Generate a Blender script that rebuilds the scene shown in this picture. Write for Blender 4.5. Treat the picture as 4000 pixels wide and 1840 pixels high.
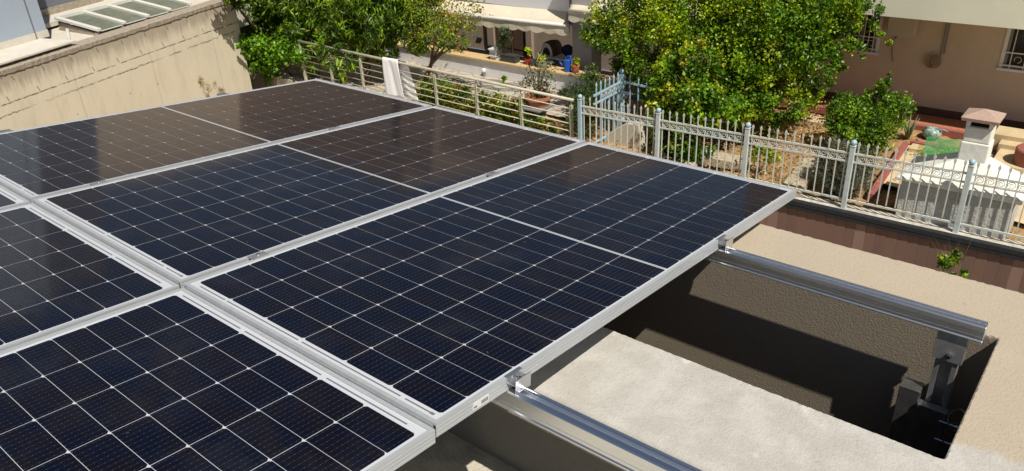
import bpy, math, random
import numpy as np
from mathutils import Vector, Matrix
R_ = math.radians
for o in list(bpy.data.objects): bpy.data.objects.remove(o)
sc = bpy.context.scene
# ------------------------------------------------------------------ camera
CW = np.array([-0.86956516, -0.99126373, 1.13743149])
RW = np.array([[0.63077145, -0.77438254, -0.04958886],
               [-0.39030844, -0.26139337, -0.88279829],
               [0.67066139, 0.57619891, -0.46712752]])
FPX = 3062.5
cd = bpy.data.cameras.new('camera'); cam = bpy.data.objects.new('camera', cd)
sc.collection.objects.link(cam); sc.camera = cam
cd.sensor_width = 36; cd.lens = FPX / 4000 * 36; cd.clip_start = .02; cd.clip_end = 3000
M = Matrix(((RW[0][0], -RW[1][0], -RW[2][0], CW[0]),
            (RW[0][1], -RW[1][1], -RW[2][1], CW[1]),
            (RW[0][2], -RW[1][2], -RW[2][2], CW[2]), (0, 0, 0, 1)))
cam.matrix_world = M
# ------------------------------------------------------------------ sky and sun
SUN = Vector((-1, -2.3, 3.62)).normalized()
elev = math.asin(SUN.z); az = math.atan2(SUN.x, SUN.y)
w = bpy.data.worlds.new("World"); sc.world = w; w.use_nodes = True
nt = w.node_tree; sky = nt.nodes.new('ShaderNodeTexSky'); sky.sky_type = 'NISHITA'
sky.sun_disc = False; sky.sun_elevation = elev; sky.sun_rotation = az
nt.links.new(sky.outputs[0], nt.nodes['Background'].inputs[0])
nt.nodes['Background'].inputs[1].default_value = .05
sl = bpy.data.lights.new('sun', 'SUN'); sl.energy = 5.0; sl.angle = R_(.5); sl.color = (1, .94, .84)
so = bpy.data.objects.new('sun', sl); sc.collection.objects.link(so)
so.rotation_euler = SUN.to_track_quat('Z', 'Y').to_euler()
sc.view_settings.view_transform = 'Standard'; sc.view_settings.look = 'None'
sc.cycles.diffuse_bounces = 2
sc.view_settings.exposure = 0.0; sc.view_settings.gamma = 1
rng = np.random.default_rng(7); random.seed(7)

# ------------------------------------------------------------------ helpers: points of the real place behind a pixel
def at(x, y, X=None, Y=None, Z=None):
    d = RW.T @ np.array([(x - 2000) / FPX, (y - 920) / FPX, 1])
    i, v = (0, X) if X is not None else (1, Y) if Y is not None else (2, Z)
    return CW + (v - CW[i]) / d[i] * d
def atp(x, y, P0, n):
    d = RW.T @ np.array([(x - 2000) / FPX, (y - 920) / FPX, 1])
    return CW + ((np.array(P0) - CW) @ n) / (d @ n) * d
def depth(P): return float(RW[2] @ (np.array(P) - CW))
TILT = math.atan2(.1183, .993)
def pan(u, v, w=0):
    c, s = math.cos(TILT), math.sin(TILT)
    return np.array([u * c + w * s, v, -u * s + w * c])

# ------------------------------------------------------------------ materials
def mat(name, col, rough=.7, metal=0, var=0, vscale=6, bump=0, bscale=40, spec=.5, col2=None, coat=0, detail=6, stretch=None, bdist=.01, coords='Object'):
    m = bpy.data.materials.new(name); m.use_nodes = True; t = m.node_tree; b = t.nodes['Principled BSDF']
    b.inputs['Base Color'].default_value = (*col, 1); b.inputs['Roughness'].default_value = rough
    b.inputs['Metallic'].default_value = metal; b.inputs['Specular IOR Level'].default_value = spec
    if coat: b.inputs['Coat Weight'].default_value = coat; b.inputs['Coat Roughness'].default_value = .03
    tc = t.nodes.new('ShaderNodeTexCoord'); src = tc.outputs[coords]
    if stretch:
        mp = t.nodes.new('ShaderNodeMapping'); mp.inputs['Scale'].default_value = stretch
        t.links.new(src, mp.inputs[0]); src = mp.outputs[0]
    if var or col2:
        n = t.nodes.new('ShaderNodeTexNoise'); n.inputs['Scale'].default_value = vscale; n.inputs['Detail'].default_value = detail
        n.inputs['Roughness'].default_value = .65
        t.links.new(src, n.inputs['Vector'])
        r = t.nodes.new('ShaderNodeValToRGB'); r.color_ramp.elements[0].position = .36; r.color_ramp.elements[1].position = .66
        c2 = col2 or tuple(c * (1 + var) for c in col); c1 = col if col2 else tuple(c * (1 - var) for c in col)
        r.color_ramp.elements[0].color = (*c1, 1); r.color_ramp.elements[1].color = (*c2, 1)
        t.links.new(n.outputs[0], r.inputs[0]); t.links.new(r.outputs[0], b.inputs['Base Color'])
    if bump:
        n2 = t.nodes.new('ShaderNodeTexNoise'); n2.inputs['Scale'].default_value = bscale; n2.inputs['Detail'].default_value = 5
        t.links.new(src, n2.inputs['Vector'])
        bm_ = t.nodes.new('ShaderNodeBump'); bm_.inputs['Strength'].default_value = bump; bm_.inputs['Distance'].default_value = bdist
        t.links.new(n2.outputs[0], bm_.inputs['Height']); t.links.new(bm_.outputs[0], b.inputs['Normal'])
    return m
class NG:   # tiny node writer
    def __init__(s, m): s.t = m.node_tree; s.b = s.t.nodes['Principled BSDF']
    def n(s, typ, **k):
        x = s.t.nodes.new(typ)
        for a, v in k.items(): setattr(x, a, v)
        return x
    def link(s, a, b): s.t.links.new(a, b)
    def m(s, op, a, b=None, c=None):
        x = s.n('ShaderNodeMath', operation=op)
        for i, v in enumerate((a, b, c)):
            if v is None: continue
            if isinstance(v, (int, float)): x.inputs[i].default_value = v
            else: s.link(v, x.inputs[i])
        return x.outputs[0]
    def noise(s, vec, scale, detail=5, rough=.6):
        x = s.n('ShaderNodeTexNoise'); x.inputs['Scale'].default_value = scale; x.inputs['Detail'].default_value = detail; x.inputs['Roughness'].default_value = rough
        s.link(vec, x.inputs['Vector']); return x.outputs[0]
    def map(s, vec, scale=(1, 1, 1), loc=(0, 0, 0)):
        x = s.n('ShaderNodeMapping'); x.inputs['Scale'].default_value = scale; x.inputs['Location'].default_value = loc
        s.link(vec, x.inputs[0]); return x.outputs[0]
    def sm(s, v, a, b):
        x = s.n('ShaderNodeMapRange', interpolation_type='SMOOTHSTEP'); s.link(v, x.inputs[0])
        x.inputs[1].default_value = a; x.inputs[2].default_value = b; return x.outputs[0]
    def mix(s, f, a, b):
        x = s.n('ShaderNodeMix', data_type='RGBA')
        for i, v in ((0, f), (6, a), (7, b)):
            if isinstance(v, tuple): x.inputs[i].default_value = (*v, 1)
            elif isinstance(v, (int, float)): x.inputs[i].default_value = v
            else: s.link(v, x.inputs[i])
        return x.outputs[2]

MAT = {}
MAT['alu'] = mat('frame_aluminium', (.47, .49, .51), .5, .25, var=.05, vscale=30, bump=.15, bscale=60, stretch=(.2, 1, 1))
MAT['rail'] = mat('rail_aluminium', (.80, .83, .88), .30, 1, var=.06, vscale=5, bump=.25, bscale=9, bdist=.004, stretch=(1, .25, 1))
MAT['clamp'] = mat('clamp_aluminium', (.66, .67, .68), .28, .9, var=.06, vscale=60)
MAT['steel'] = mat('dull_steel', (.60, .60, .60), .42, .8, var=.18, vscale=25)
MAT['darksteel'] = mat('shaded_steel', (.26, .26, .26), .4, .85, var=.2, vscale=25)  # steel coloured darker for post parts that sit in the opening's shade
MAT['bolt'] = mat('bolt_steel', (.5, .5, .5), .25, 1)
MAT['black'] = mat('black_plastic', (.012, .012, .012), .5)
MAT['sticker'] = mat('white_sticker', (.66, .66, .67), .5)
MAT['ink'] = mat('sticker_ink', (.06, .06, .06), .6)
# solar glass: cells with busbars
def cell_mat():
    m = mat('solar_cell', (.006, .008, .02), .5, 0, spec=.05)
    g = NG(m); b = g.b
    b.inputs['Coat Weight'].default_value = 1.0; b.inputs['Coat Roughness'].default_value = .07; b.inputs['Coat IOR'].default_value = 1.36
    tc = g.n('ShaderNodeTexCoord'); sp = g.n('ShaderNodeSeparateXYZ'); g.link(tc.outputs['Object'], sp.inputs[0])
    u, v = sp.outputs[0], sp.outputs[1]
    fv = g.m('ABSOLUTE', g.m('SUBTRACT', g.m('FRACT', g.m('DIVIDE', g.m('SUBTRACT', v, .0215), .0163)), .5))
    line = g.m('LESS_THAN', fv, .018)
    fu = g.m('ABSOLUTE', g.m('SUBTRACT', g.m('FRACT', g.m('DIVIDE', u, .01385)), .5))
    dot = g.m('MULTIPLY', g.m('LESS_THAN', fv, .05), g.m('LESS_THAN', fu, .07))
    vor = g.noise(g.map(tc.outputs['Object'], (6.06, 3.07, 1)), 2.0, 1)
    base = g.mix(g.sm(vor, .35, .65), (.0012, .0024, .0105), (.0042, .0028, .0062))
    c1 = g.mix(g.m('MULTIPLY', line, .15), base, (.25, .27, .3))
    c2 = g.mix(g.m('MULTIPLY', dot, .13), c1, (.55, .57, .6))
    du = g.noise(tc.outputs['Object'], 3.0, 8, .7); c3 = g.mix(g.m('MULTIPLY', g.sm(du, .45, .8), .035), c2, (.45, .42, .38))
    sp_ = g.noise(tc.outputs['Object'], 55, 2, .5); c3 = g.mix(g.m('MULTIPLY', g.sm(sp_, .76, .80), .12), c3, (.5, .48, .44))
    g.link(c3, b.inputs['Base Color'])
    g.link(g.m('ADD', .05, g.m('MULTIPLY', du, .05)), b.inputs['Coat Roughness'])
    return m
MAT['cell'] = cell_mat()
MAT['back'] = mat('white_backsheet', (.60, .62, .66), .4, 0, coat=.7)
MAT['ribbon'] = mat('tinned_ribbon', (.30, .31, .33), .4, .5, coat=.6)
def ring_mat():
    m = mat('parapet_render', (.5, .4, .28), .92, spec=.2)
    g = NG(m); tc = g.n('ShaderNodeTexCoord'); o = tc.outputs['Object']; sp = g.n('ShaderNodeSeparateXYZ'); g.link(o, sp.inputs[0])
    n1 = g.noise(o, 2.2, 6); n2 = g.noise(o, 130, 3, .8); n3 = g.noise(o, 9, 8, .7)
    edge = g.m('ADD', sp.outputs[0], g.m('MULTIPLY', g.m('SUBTRACT', n1, .5), .35))
    white = g.m('SUBTRACT', 1.0, g.sm(edge, .93, .985))
    top = g.sm(sp.outputs[2], -.345, -.302)
    white = g.m('MULTIPLY', white, top)
    beige = g.mix(n1, (.43, .365, .275), (.52, .445, .34)); cream = g.mix(g.sm(n3, .35, .7), (.46, .44, .40), (.56, .54, .50))
    col = g.mix(white, beige, cream)
    inner_shade = g.m('SUBTRACT', 1.0, g.sm(sp.outputs[2], -.312, -.300))  # browner render below the top, darkened as well to deepen the opening's shade
    near = g.m('SUBTRACT', 1.0, g.sm(sp.outputs[0], .70, .72)); col = g.mix(inner_shade, col, g.mix(near, g.mix(n1, (.25, .21, .16), (.32, .27, .205)), (.175, .165, .15)))  # near beam face greyed down further, its shade put into the colour
    col = g.mix(g.m('MULTIPLY', g.sm(n2, .25, .42), -1.0) if False else g.m('MULTIPLY', g.m('SUBTRACT', 1.0, g.sm(n2, .3, .5)), .22), col, (.2, .16, .11))
    spots = g.m('MULTIPLY', g.sm(g.noise(o, 7.5, 3, .4), .7, .74), white)
    col = g.mix(g.m('MULTIPLY', spots, .5), col, (.75, .72, .66))
    n7 = g.noise(o, 1.7, 9, .72); col = g.mix(g.m('MULTIPLY', g.sm(n7, .52, .72), .35), col, (.36, .31, .24))
    n8 = g.noise(g.map(o, (1, 1, 1), (3, 4, 0)), 34, 3, .5); col = g.mix(g.m('MULTIPLY', g.sm(n8, .70, .74), .35), col, (.22, .19, .15))
    g.link(col, g.b.inputs['Base Color'])
    bp = g.n('ShaderNodeBump'); bp.inputs['Strength'].default_value = .9; bp.inputs['Distance'].default_value = .0028
    h = g.noise(o, 150, 4, .65); g.link(g.m('ADD', h, g.m('MULTIPLY', n3, .12)), bp.inputs['Height']); g.link(bp.outputs[0], g.b.inputs['Normal'])
    return m
MAT['ring'] = ring_mat()
MAT['roofslab'] = mat('stained_roof_screed', (.36, .33, .26), .9, col2=(.60, .56, .46), vscale=9, bump=.5, bscale=60, detail=10)
def wall_mat():
    m = mat('weathered_concrete', (.5, .43, .3), .92, spec=.2); g = NG(m)
    tc = g.n('ShaderNodeTexCoord'); o = tc.outputs['Object']; sp = g.n('ShaderNodeSeparateXYZ'); g.link(o, sp.inputs[0])
    z = sp.outputs[2]; s = sp.outputs[0]
    n1 = g.noise(o, 1.1, 6); n3 = g.noise(o, 14, 8, .75); st = g.m('ADD', g.m('MULTIPLY', g.noise(g.map(o, (20, 1, 1.2)), 1.0, 6, .7), .55), g.m('MULTIPLY', g.noise(g.map(o, (3, 1, .6), (7, 0, 0)), 1.0, 5, .6), .5)); fine = g.noise(o, 120, 3)
    col = g.mix(n1, (.65, .58, .45), (.77, .68, .51)); n9 = g.noise(g.map(o, (2.2, 1, .5)), 1.6, 9, .75); col = g.mix(g.m('MULTIPLY', g.sm(n9, .45, .75), .4), col, (.44, .36, .25))
    col = g.mix(g.m('MULTIPLY', g.sm(n3, .5, .8), .25), col, (.62, .56, .46))
    # grime running down from the coping: local z, 0 at the top
    reach = g.m('MULTIPLY', st, -1.15)
    gr = g.sm(g.m('SUBTRACT', z, g.m('ADD', reach, .12)), 0.0, .30)
    col = g.mix(g.m('MULTIPLY', gr, .6), col, (.24, .195, .15))
    bn = g.m('MULTIPLY', g.m('SUBTRACT', g.noise(g.map(o, (1, 1, 1)), 9, 10, .9), .5), .11)
    bn2 = g.m('MULTIPLY', g.m('SUBTRACT', g.noise(g.map(o, (1, 1, 1), (5, 0, 0)), 4, 10, .9), .5), .24)
    c1 = g.m('SUBTRACT', 1.0, g.sm(g.m('ABSOLUTE', g.m('ADD', g.m('ADD', z, .575), bn)), .003, .013))
    c2 = g.m('SUBTRACT', 1.0, g.sm(g.m('ABSOLUTE', g.m('ADD', g.m('ADD', z, .76), bn2)), .003, .010))
    cr = g.m('MAXIMUM', g.m('MULTIPLY', c1, g.sm(g.noise(o, 5, 4), .4, .55)), g.m('MULTIPLY', c2, g.sm(g.noise(o, 3.3, 4), .38, .6)))
    # vertical board joints and tie holes
    fj = g.m('ABSOLUTE', g.m('SUBTRACT', g.m('FRACT', g.m('DIVIDE', g.m('ADD', s, g.m('MULTIPLY', n3, .03)), 1.9)), .5))
    j = g.m('MULTIPLY', g.m('SUBTRACT', 1.0, g.sm(fj, .001, .004)), .35)
    v = g.n('ShaderNodeTexVoronoi', feature='F1'); v.inputs['Scale'].default_value = 2.6; g.link(g.map(o, (1, .01, 1)), v.inputs['Vector'])
    ho = g.m('SUBTRACT', 1.0, g.sm(v.outputs['Distance'], .025, .05))
    pit = g.m('MULTIPLY', g.m('SUBTRACT', 1.0, g.sm(g.noise(o, 30, 2), .25, .33)), .5)
    fs_ = g.m('MULTIPLY', g.m('SUBTRACT', g.m('FRACT', g.m('DIVIDE', s, .62)), .5), .62)
    def nail(z0, ph):
        x_ = g.m('SUBTRACT', g.m('MULTIPLY', g.m('SUBTRACT', g.m('FRACT', g.m('ADD', g.m('DIVIDE', s, .62), ph)), .5), .62), g.m('MULTIPLY', g.m('ADD', z, z0), -.35))
        return g.m('MULTIPLY', g.m('LESS_THAN', g.m('ABSOLUTE', x_), .008), g.m('LESS_THAN', g.m('ABSOLUTE', g.m('ADD', z, z0)), .045))
    nl = g.m('MAXIMUM', nail(.20, .1), nail(.50, .45))
    k = g.m('MAXIMUM', nl, g.m('MAXIMUM', g.m('MAXIMUM', cr, j), g.m('MAXIMUM', ho, pit)))
    col = g.mix(g.m('MULTIPLY', k, .8), col, (.09, .07, .05)); g.link(col, g.b.inputs['Base Color'])
    bp = g.n('ShaderNodeBump'); bp.inputs['Strength'].default_value = .7; bp.inputs['Distance'].default_value = .010
    g.link(g.m('SUBTRACT', g.m('ADD', g.m('MULTIPLY', n3, .7), g.m('MULTIPLY', fine, .2)), g.m('MULTIPLY', k, 1.5)), bp.inputs['Height']); g.link(bp.outputs[0], g.b.inputs['Normal'])
    return m
MAT['cwall'] = wall_mat()
MAT['coping'] = mat('rough_coping', (.30, .25, .19), .95, col2=(.44, .38, .30), vscale=14, bump=1, bscale=40, bdist=.02, detail=10)
MAT['terrace'] = mat('pale_terrace', (.62, .58, .50), .8, var=.06, vscale=5, bump=.2, bscale=60)
MAT['bluewall'] = mat('blue_grey_paint', (.36, .42, .50), .8, var=.03, vscale=3, bump=.15, bscale=120)
MAT['darkgrey'] = mat('dark_grey_render', (.16, .17, .20), .85, var=.06, vscale=3)
MAT['whitemetal'] = mat('white_painted_metal', (.72, .71, .66), .35, 0, var=.05, vscale=8)
MAT['glass'] = mat('grimy_glass', (.15, .17, .13), .5, 0, var=.25, vscale=5, spec=.3, detail=8)
MAT['cream'] = mat('cream_render', (.55, .50, .40), .9, var=.04, vscale=2, bump=.3, bscale=150)
MAT['white'] = mat('white_render', (.82, .80, .80), .85, var=.05, vscale=4, bump=.2, bscale=90)
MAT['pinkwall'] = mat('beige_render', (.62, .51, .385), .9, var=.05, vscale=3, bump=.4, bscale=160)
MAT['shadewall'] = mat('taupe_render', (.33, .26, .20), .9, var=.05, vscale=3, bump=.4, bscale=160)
MAT['balcony'] = mat('balcony_cream', (.84, .82, .66), .85, var=.03, vscale=1.5)
MAT['tan'] = mat('tan_coping_stone', (.60, .43, .22), .8, var=.10, vscale=8)
MAT['awning'] = mat('cream_canvas', (.66, .59, .46), .95, var=.05, vscale=5, bump=.5, bscale=3, bdist=.05)
MAT['brown'] = mat('brown_wood', (.10, .055, .035), .6, var=.25, vscale=12, stretch=(1, 1, .1))
MAT['dark'] = mat('dark_glass', (.02, .02, .022), .1, spec=.6)
MAT['railpaint'] = mat('cream_railing_paint', (.50, .47, .36), .45, 0, var=.12, vscale=14, bump=.1)
MAT['fence'] = mat('pale_weathered_paint', (.42, .40, .33), .55, 0, col2=(.52, .57, .55), vscale=5, bump=.3, bscale=60, detail=8, coords='Generated')
def fence_mat():
    m = mat('fence_paint', (.5, .5, .5), .5); g = NG(m)
    tc = g.n('ShaderNodeTexCoord'); geo = g.n('ShaderNodeNewGeometry'); p = geo.outputs['Position']
    n = g.noise(p, 2.3, 5); n2 = g.noise(p, 38, 4, .7); n3 = g.noise(p, 11, 3)
    col = g.mix(g.sm(n, .4, .6), (.68, .66, .56), (.60, .67, .66))
    col = g.mix(g.m('MULTIPLY', g.sm(n3, .55, .7), .5), col, (.42, .30, .22))
    col = g.mix(g.m('MULTIPLY', g.sm(n2, .62, .72), .7), col, (.22, .12, .07)); g.link(col, g.b.inputs['Base Color']); return m
MAT['fence'] = fence_mat()
MAT['palepost'] = mat('pale_grey_blue_paint', (.56, .62, .62), .45, var=.12, vscale=9, detail=8)
MAT['bluepost'] = mat('pale_blue_paint', (.38, .53, .62), .45, var=.12, vscale=9, detail=8)
MAT['kerb'] = mat('flaking_white_kerb', (.38, .34, .28), .9, col2=(.68, .65, .57), vscale=7, bump=.7, bscale=40, detail=9)
MAT['anthracite'] = mat('anthracite_cap', (.030, .034, .042), .45, .3, var=.2, vscale=20)
MAT['soil'] = mat('orange_soil', (.26, .14, .055), .95, col2=(.50, .33, .15), vscale=5, bump=1, bscale=9, bdist=.08, detail=12)
MAT['ground'] = mat('earth', (.25, .19, .12), .95, var=.2, vscale=.6, bump=.5, bscale=4)
def stone_mat():
    m = mat('crazy_paving', (.4, .35, .27), .85); g = NG(m); tc = g.n('ShaderNodeTexCoord'); o = tc.outputs['Object']
    v = g.n('ShaderNodeTexVoronoi', feature='DISTANCE_TO_EDGE'); v.inputs['Scale'].default_value = 2.4; v.inputs['Randomness'].default_value = 1; g.link(o, v.inputs['Vector'])
    v2 = g.n('ShaderNodeTexVoronoi', feature='F1'); v2.inputs['Scale'].default_value = 2.4; g.link(o, v2.inputs['Vector'])
    c = g.mix(.35, (.46, .38, .27), v2.outputs['Color']); hs = g.n('ShaderNodeHueSaturation'); hs.inputs['Saturation'].default_value = .25; hs.inputs['Value'].default_value = 1.0; g.link(c, hs.inputs['Color'])
    c = g.mix(.6, hs.outputs[0], (.50, .42, .30))
    c = g.mix(g.m('MULTIPLY', g.noise(o, 8, 6), .35), c, (.30, .24, .17))
    c = g.mix(g.m('SUBTRACT', 1.0, g.sm(v.outputs['Distance'], .01, .035)), c, (.20, .16, .12)); g.link(c, g.b.inputs['Base Color']); return m
MAT['paving'] = stone_mat()
MAT['beigepave'] = mat('beige_paving', (.60, .47, .28), .85, var=.10, vscale=5, bump=.2)
MAT['red'] = mat('red_painted_edge', (.31, .10, .08), .75, var=.12, vscale=8)
MAT['block'] = mat('limestone_block', (.46, .39, .28), .9, var=.12, vscale=10, bump=.7, bscale=30)
MAT['lime'] = mat('whitewashed_render', (.78, .77, .70), .85, var=.06, vscale=6, bump=.5, bscale=14, bdist=.012)
MAT['greyrender'] = mat('grey_cement_render', (.50, .50, .47), .9, var=.08, vscale=10, bump=.8, bscale=26, bdist=.02)
MAT['pinktile'] = mat('pink_cement_cap', (.44, .31, .25), .9, var=.12, vscale=20, bump=.5)
MAT['soot'] = mat('soot', (.010, .009, .008), .9)
MAT['terracotta'] = mat('terracotta', (.42, .16, .085), .8, var=.12, vscale=12)
MAT['cloth'] = mat('white_cotton', (.95, .95, .98), .9, bump=.2, bscale=40)
MAT['bark'] = mat('bark', (.14, .095, .06), .95, var=.25, vscale=20, bump=.8, bscale=40)
MAT['blue'] = mat('blue_plastic', (.012, .10, .50), .35)
MAT['redp'] = mat('red_plastic', (.45, .03, .03), .4)
MAT['whitep'] = mat('white_plastic', (.78, .78, .78), .4)
MAT['greyp'] = mat('grey_plastic', (.22, .22, .21), .5)
MAT['darkp'] = mat('dark_slate_plastic', (.05, .055, .055), .5)
MAT['hose'] = mat('ochre_hose', (.35, .25, .12), .6)
MAT['netgreen'] = mat('green_net', (.05, .32, .12), .7)
MAT['bag'] = mat('green_white_bag', (.05, .16, .12), .4, col2=(.55, .62, .60), vscale=14)
def leafmat(name, trans=.3, rough=.38, spec=.5):
    m = bpy.data.materials.new(name); m.use_nodes = True; t = m.node_tree; b = t.nodes['Principled BSDF']
    a = t.nodes.new('ShaderNodeAttribute'); a.attribute_name = 'Col'
    t.links.new(a.outputs['Color'], b.inputs['Base Color']); b.inputs['Roughness'].default_value = rough; b.inputs['Specular IOR Level'].default_value = spec
    tr = t.nodes.new('ShaderNodeBsdfTranslucent'); t.links.new(a.outputs['Color'], tr.inputs[0])
    mx = t.nodes.new('ShaderNodeMixShader'); mx.inputs[0].default_value = trans
    t.links.new(b.outputs[0], mx.inputs[1]); t.links.new(tr.outputs[0], mx.inputs[2]); t.links.new(mx.outputs[0], t.nodes['Material Output'].inputs[0])
    return m
MAT['leaf'] = leafmat('foliage')
MAT['leafdull'] = leafmat('dull_foliage', .2, .7, .2)

# ------------------------------------------------------------------ mesh building
COL = sc.collection
def props(o, label=None, cat=None, group=None, kind=None):
    if label: o['label'] = label
    if cat: o['category'] = cat
    if group: o['group'] = group
    if kind: o['kind'] = kind
    return o
def thing(name, label, cat, loc=(0, 0, 0), group=None, rot=None):
    o = bpy.data.objects.new(name, None); COL.objects.link(o); o.location = Vector(loc); o.empty_display_size = .1
    if rot is not None: o.rotation_euler = rot
    return props(o, label, cat, group)
class MB:
    def __init__(s): s.v = []; s.f = []; s.mi = []; s.cur = 0
    def add(s, vs, fs):
        k = len(s.v); s.v += [tuple(map(float, p)) for p in vs]; s.f += [tuple(i + k for i in f) for f in fs]; s.mi += [s.cur] * len(fs); return s
    def box(s, lo, hi):
        (a, b, c), (d, e, f) = lo, hi
        return s.add([(a, b, c), (d, b, c), (d, e, c), (a, e, c), (a, b, f), (d, b, f), (d, e, f), (a, e, f)],
                     [(0, 3, 2, 1), (4, 5, 6, 7), (0, 1, 5, 4), (1, 2, 6, 5), (2, 3, 7, 6), (3, 0, 4, 7)])
    def beam(s, p, q, w, h, upv=(0, 0, 1)):
        p, q = Vector(p), Vector(q); d = (q - p).normalized(); up = Vector(upv)
        if abs(d.dot(up)) > .98: up = Vector((1, 0, 0))
        a = d.cross(up).normalized() * w / 2; b = a.cross(d).normalized() * h / 2
        vs = [p - a - b, p + a - b, p + a + b, p - a + b, q - a - b, q + a - b, q + a + b, q - a + b]
        return s.add(vs, [(0, 1, 2, 3), (7, 6, 5, 4), (0, 4, 5, 1), (1, 5, 6, 2), (2, 6, 7, 3), (3, 7, 4, 0)])
    def tube(s, pts, r, n=8, cap=True):
        pts = [Vector(p) for p in pts]; rs = r if isinstance(r, (list, tuple)) else [r] * len(pts); rings = []; prev = None
        for i, p in enumerate(pts):
            d = (pts[min(i + 1, len(pts) - 1)] - pts[max(i - 1, 0)]).normalized()
            a = (prev - prev.dot(d) * d) if prev else d.orthogonal()
            if a.length < 1e-6: a = d.orthogonal()
            a.normalize(); prev = a; b = d.cross(a)
            rings.append([p + (a * math.cos(2 * math.pi * k / n) + b * math.sin(2 * math.pi * k / n)) * rs[i] for k in range(n)])
        vs = [v for rg in rings for v in rg]; fs = []
        for i in range(len(pts) - 1):
            for k in range(n): fs.append((i * n + k, i * n + (k + 1) % n, (i + 1) * n + (k + 1) % n, (i + 1) * n + k))
        if cap: fs += [tuple(range(n - 1, -1, -1)), tuple((len(pts) - 1) * n + k for k in range(n))]
        return s.add(vs, fs)
    def lathe(s, c, prof, n=16):
        c = Vector(c); vs = []; fs = []
        for (r, z) in prof:
            for k in range(n): vs.append(c + Vector((r * math.cos(2 * math.pi * k / n), r * math.sin(2 * math.pi * k / n), z)))
        for i in range(len(prof) - 1):
            for k in range(n): fs.append((i * n + k, i * n + (k + 1) % n, (i + 1) * n + (k + 1) % n, (i + 1) * n + k))
        fs += [tuple(range(n - 1, -1, -1)), tuple((len(prof) - 1) * n + k for k in range(n))]
        return s.add(vs, fs)
    def ball(s, c, r, n=12, sq=(1, 1, 1), jit=0, seed=0):
        rr = random.Random(seed); c = Vector(c); vs = []; fs = []; m = n // 2
        for i in range(m + 1):
            th = math.pi * i / m
            for k in range(n):
                ph = 2 * math.pi * k / n; q = r * (1 + (rr.random() - .5) * jit * (1 if 0 < i < m else 0))
                vs.append(c + Vector((q * sq[0] * math.sin(th) * math.cos(ph), q * sq[1] * math.sin(th) * math.sin(ph), q * sq[2] * math.cos(th))))
        for i in range(m):
            for k in range(n): fs.append((i * n + k, (i + 1) * n + k, (i + 1) * n + (k + 1) % n, i * n + (k + 1) % n))
        return s.add(vs, fs)
    def extr(s, prof, y0, y1, axis='Y', f=None):   # closed profile of (x,z) pairs swept along y (or through a function f(a,b,t))
        f = f or ((lambda a, b, t: (a, t, b)) if axis == 'Y' else (lambda a, b, t: (t, a, b)))
        n = len(prof); vs = [f(a, b, y0) for a, b in prof] + [f(a, b, y1) for a, b in prof]
        fs = [(i, (i + 1) % n, n + (i + 1) % n, n + i) for i in range(n)] + [tuple(range(n - 1, -1, -1)), tuple(range(n, 2 * n))]
        return s.add(vs, fs)
    def build(s, name, m, parent=None, origin=None, smooth=False, bevel=0, autosm=False):
        org = Vector(origin) if origin is not None else (Vector((0, 0, 0)) if parent is None or parent.get('_local') else wloc(parent))
        me = bpy.data.meshes.new(name); me.from_pydata([tuple(Vector(v) - org) for v in s.v], [], s.f); me.validate()
        ms = m if isinstance(m, (list, tuple)) else [m]
        for x in ms: me.materials.append(MAT[x] if isinstance(x, str) else x)
        if len(ms) > 1: me.polygons.foreach_set('material_index', s.mi[:len(me.polygons)])
        import bmesh
        b = bmesh.new(); b.from_mesh(me); bmesh.ops.recalc_face_normals(b, faces=b.faces); b.to_mesh(me); b.free()
        o = bpy.data.objects.new(name, me); COL.objects.link(o)
        if parent is not None: o.parent = parent; o.location = org - wloc(parent) if not parent.get('_local') else (0, 0, 0)
        else: o.location = org
        if smooth or autosm:
            me.polygons.foreach_set('use_smooth', [True] * len(me.polygons))
            if autosm: 
                try: me.set_sharp_from_angle(angle=R_(35))
                except Exception: pass
        if bevel:
            bv = o.modifiers.new('bevel', 'BEVEL'); bv.width = bevel; bv.segments = 2; bv.limit_method = 'ANGLE'; bv.angle_limit = R_(50)
        return o
def wloc(o):
    v = Vector((0, 0, 0))
    while o is not None: v += o.location; o = o.parent
    return v
def copy_under(o, parent, loc=None):
    c = o.copy(); COL.objects.link(c); c.parent = parent
    if loc is not None: c.location = loc
    return c
def copy_tree(o, parent=None):
    c = o.copy(); COL.objects.link(c); c.parent = parent
    for ch in o.children: copy_tree(ch, c)
    return c
def solo(o, label, cat, group=None, kind=None): return props(o, label, cat, group, kind)

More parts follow.
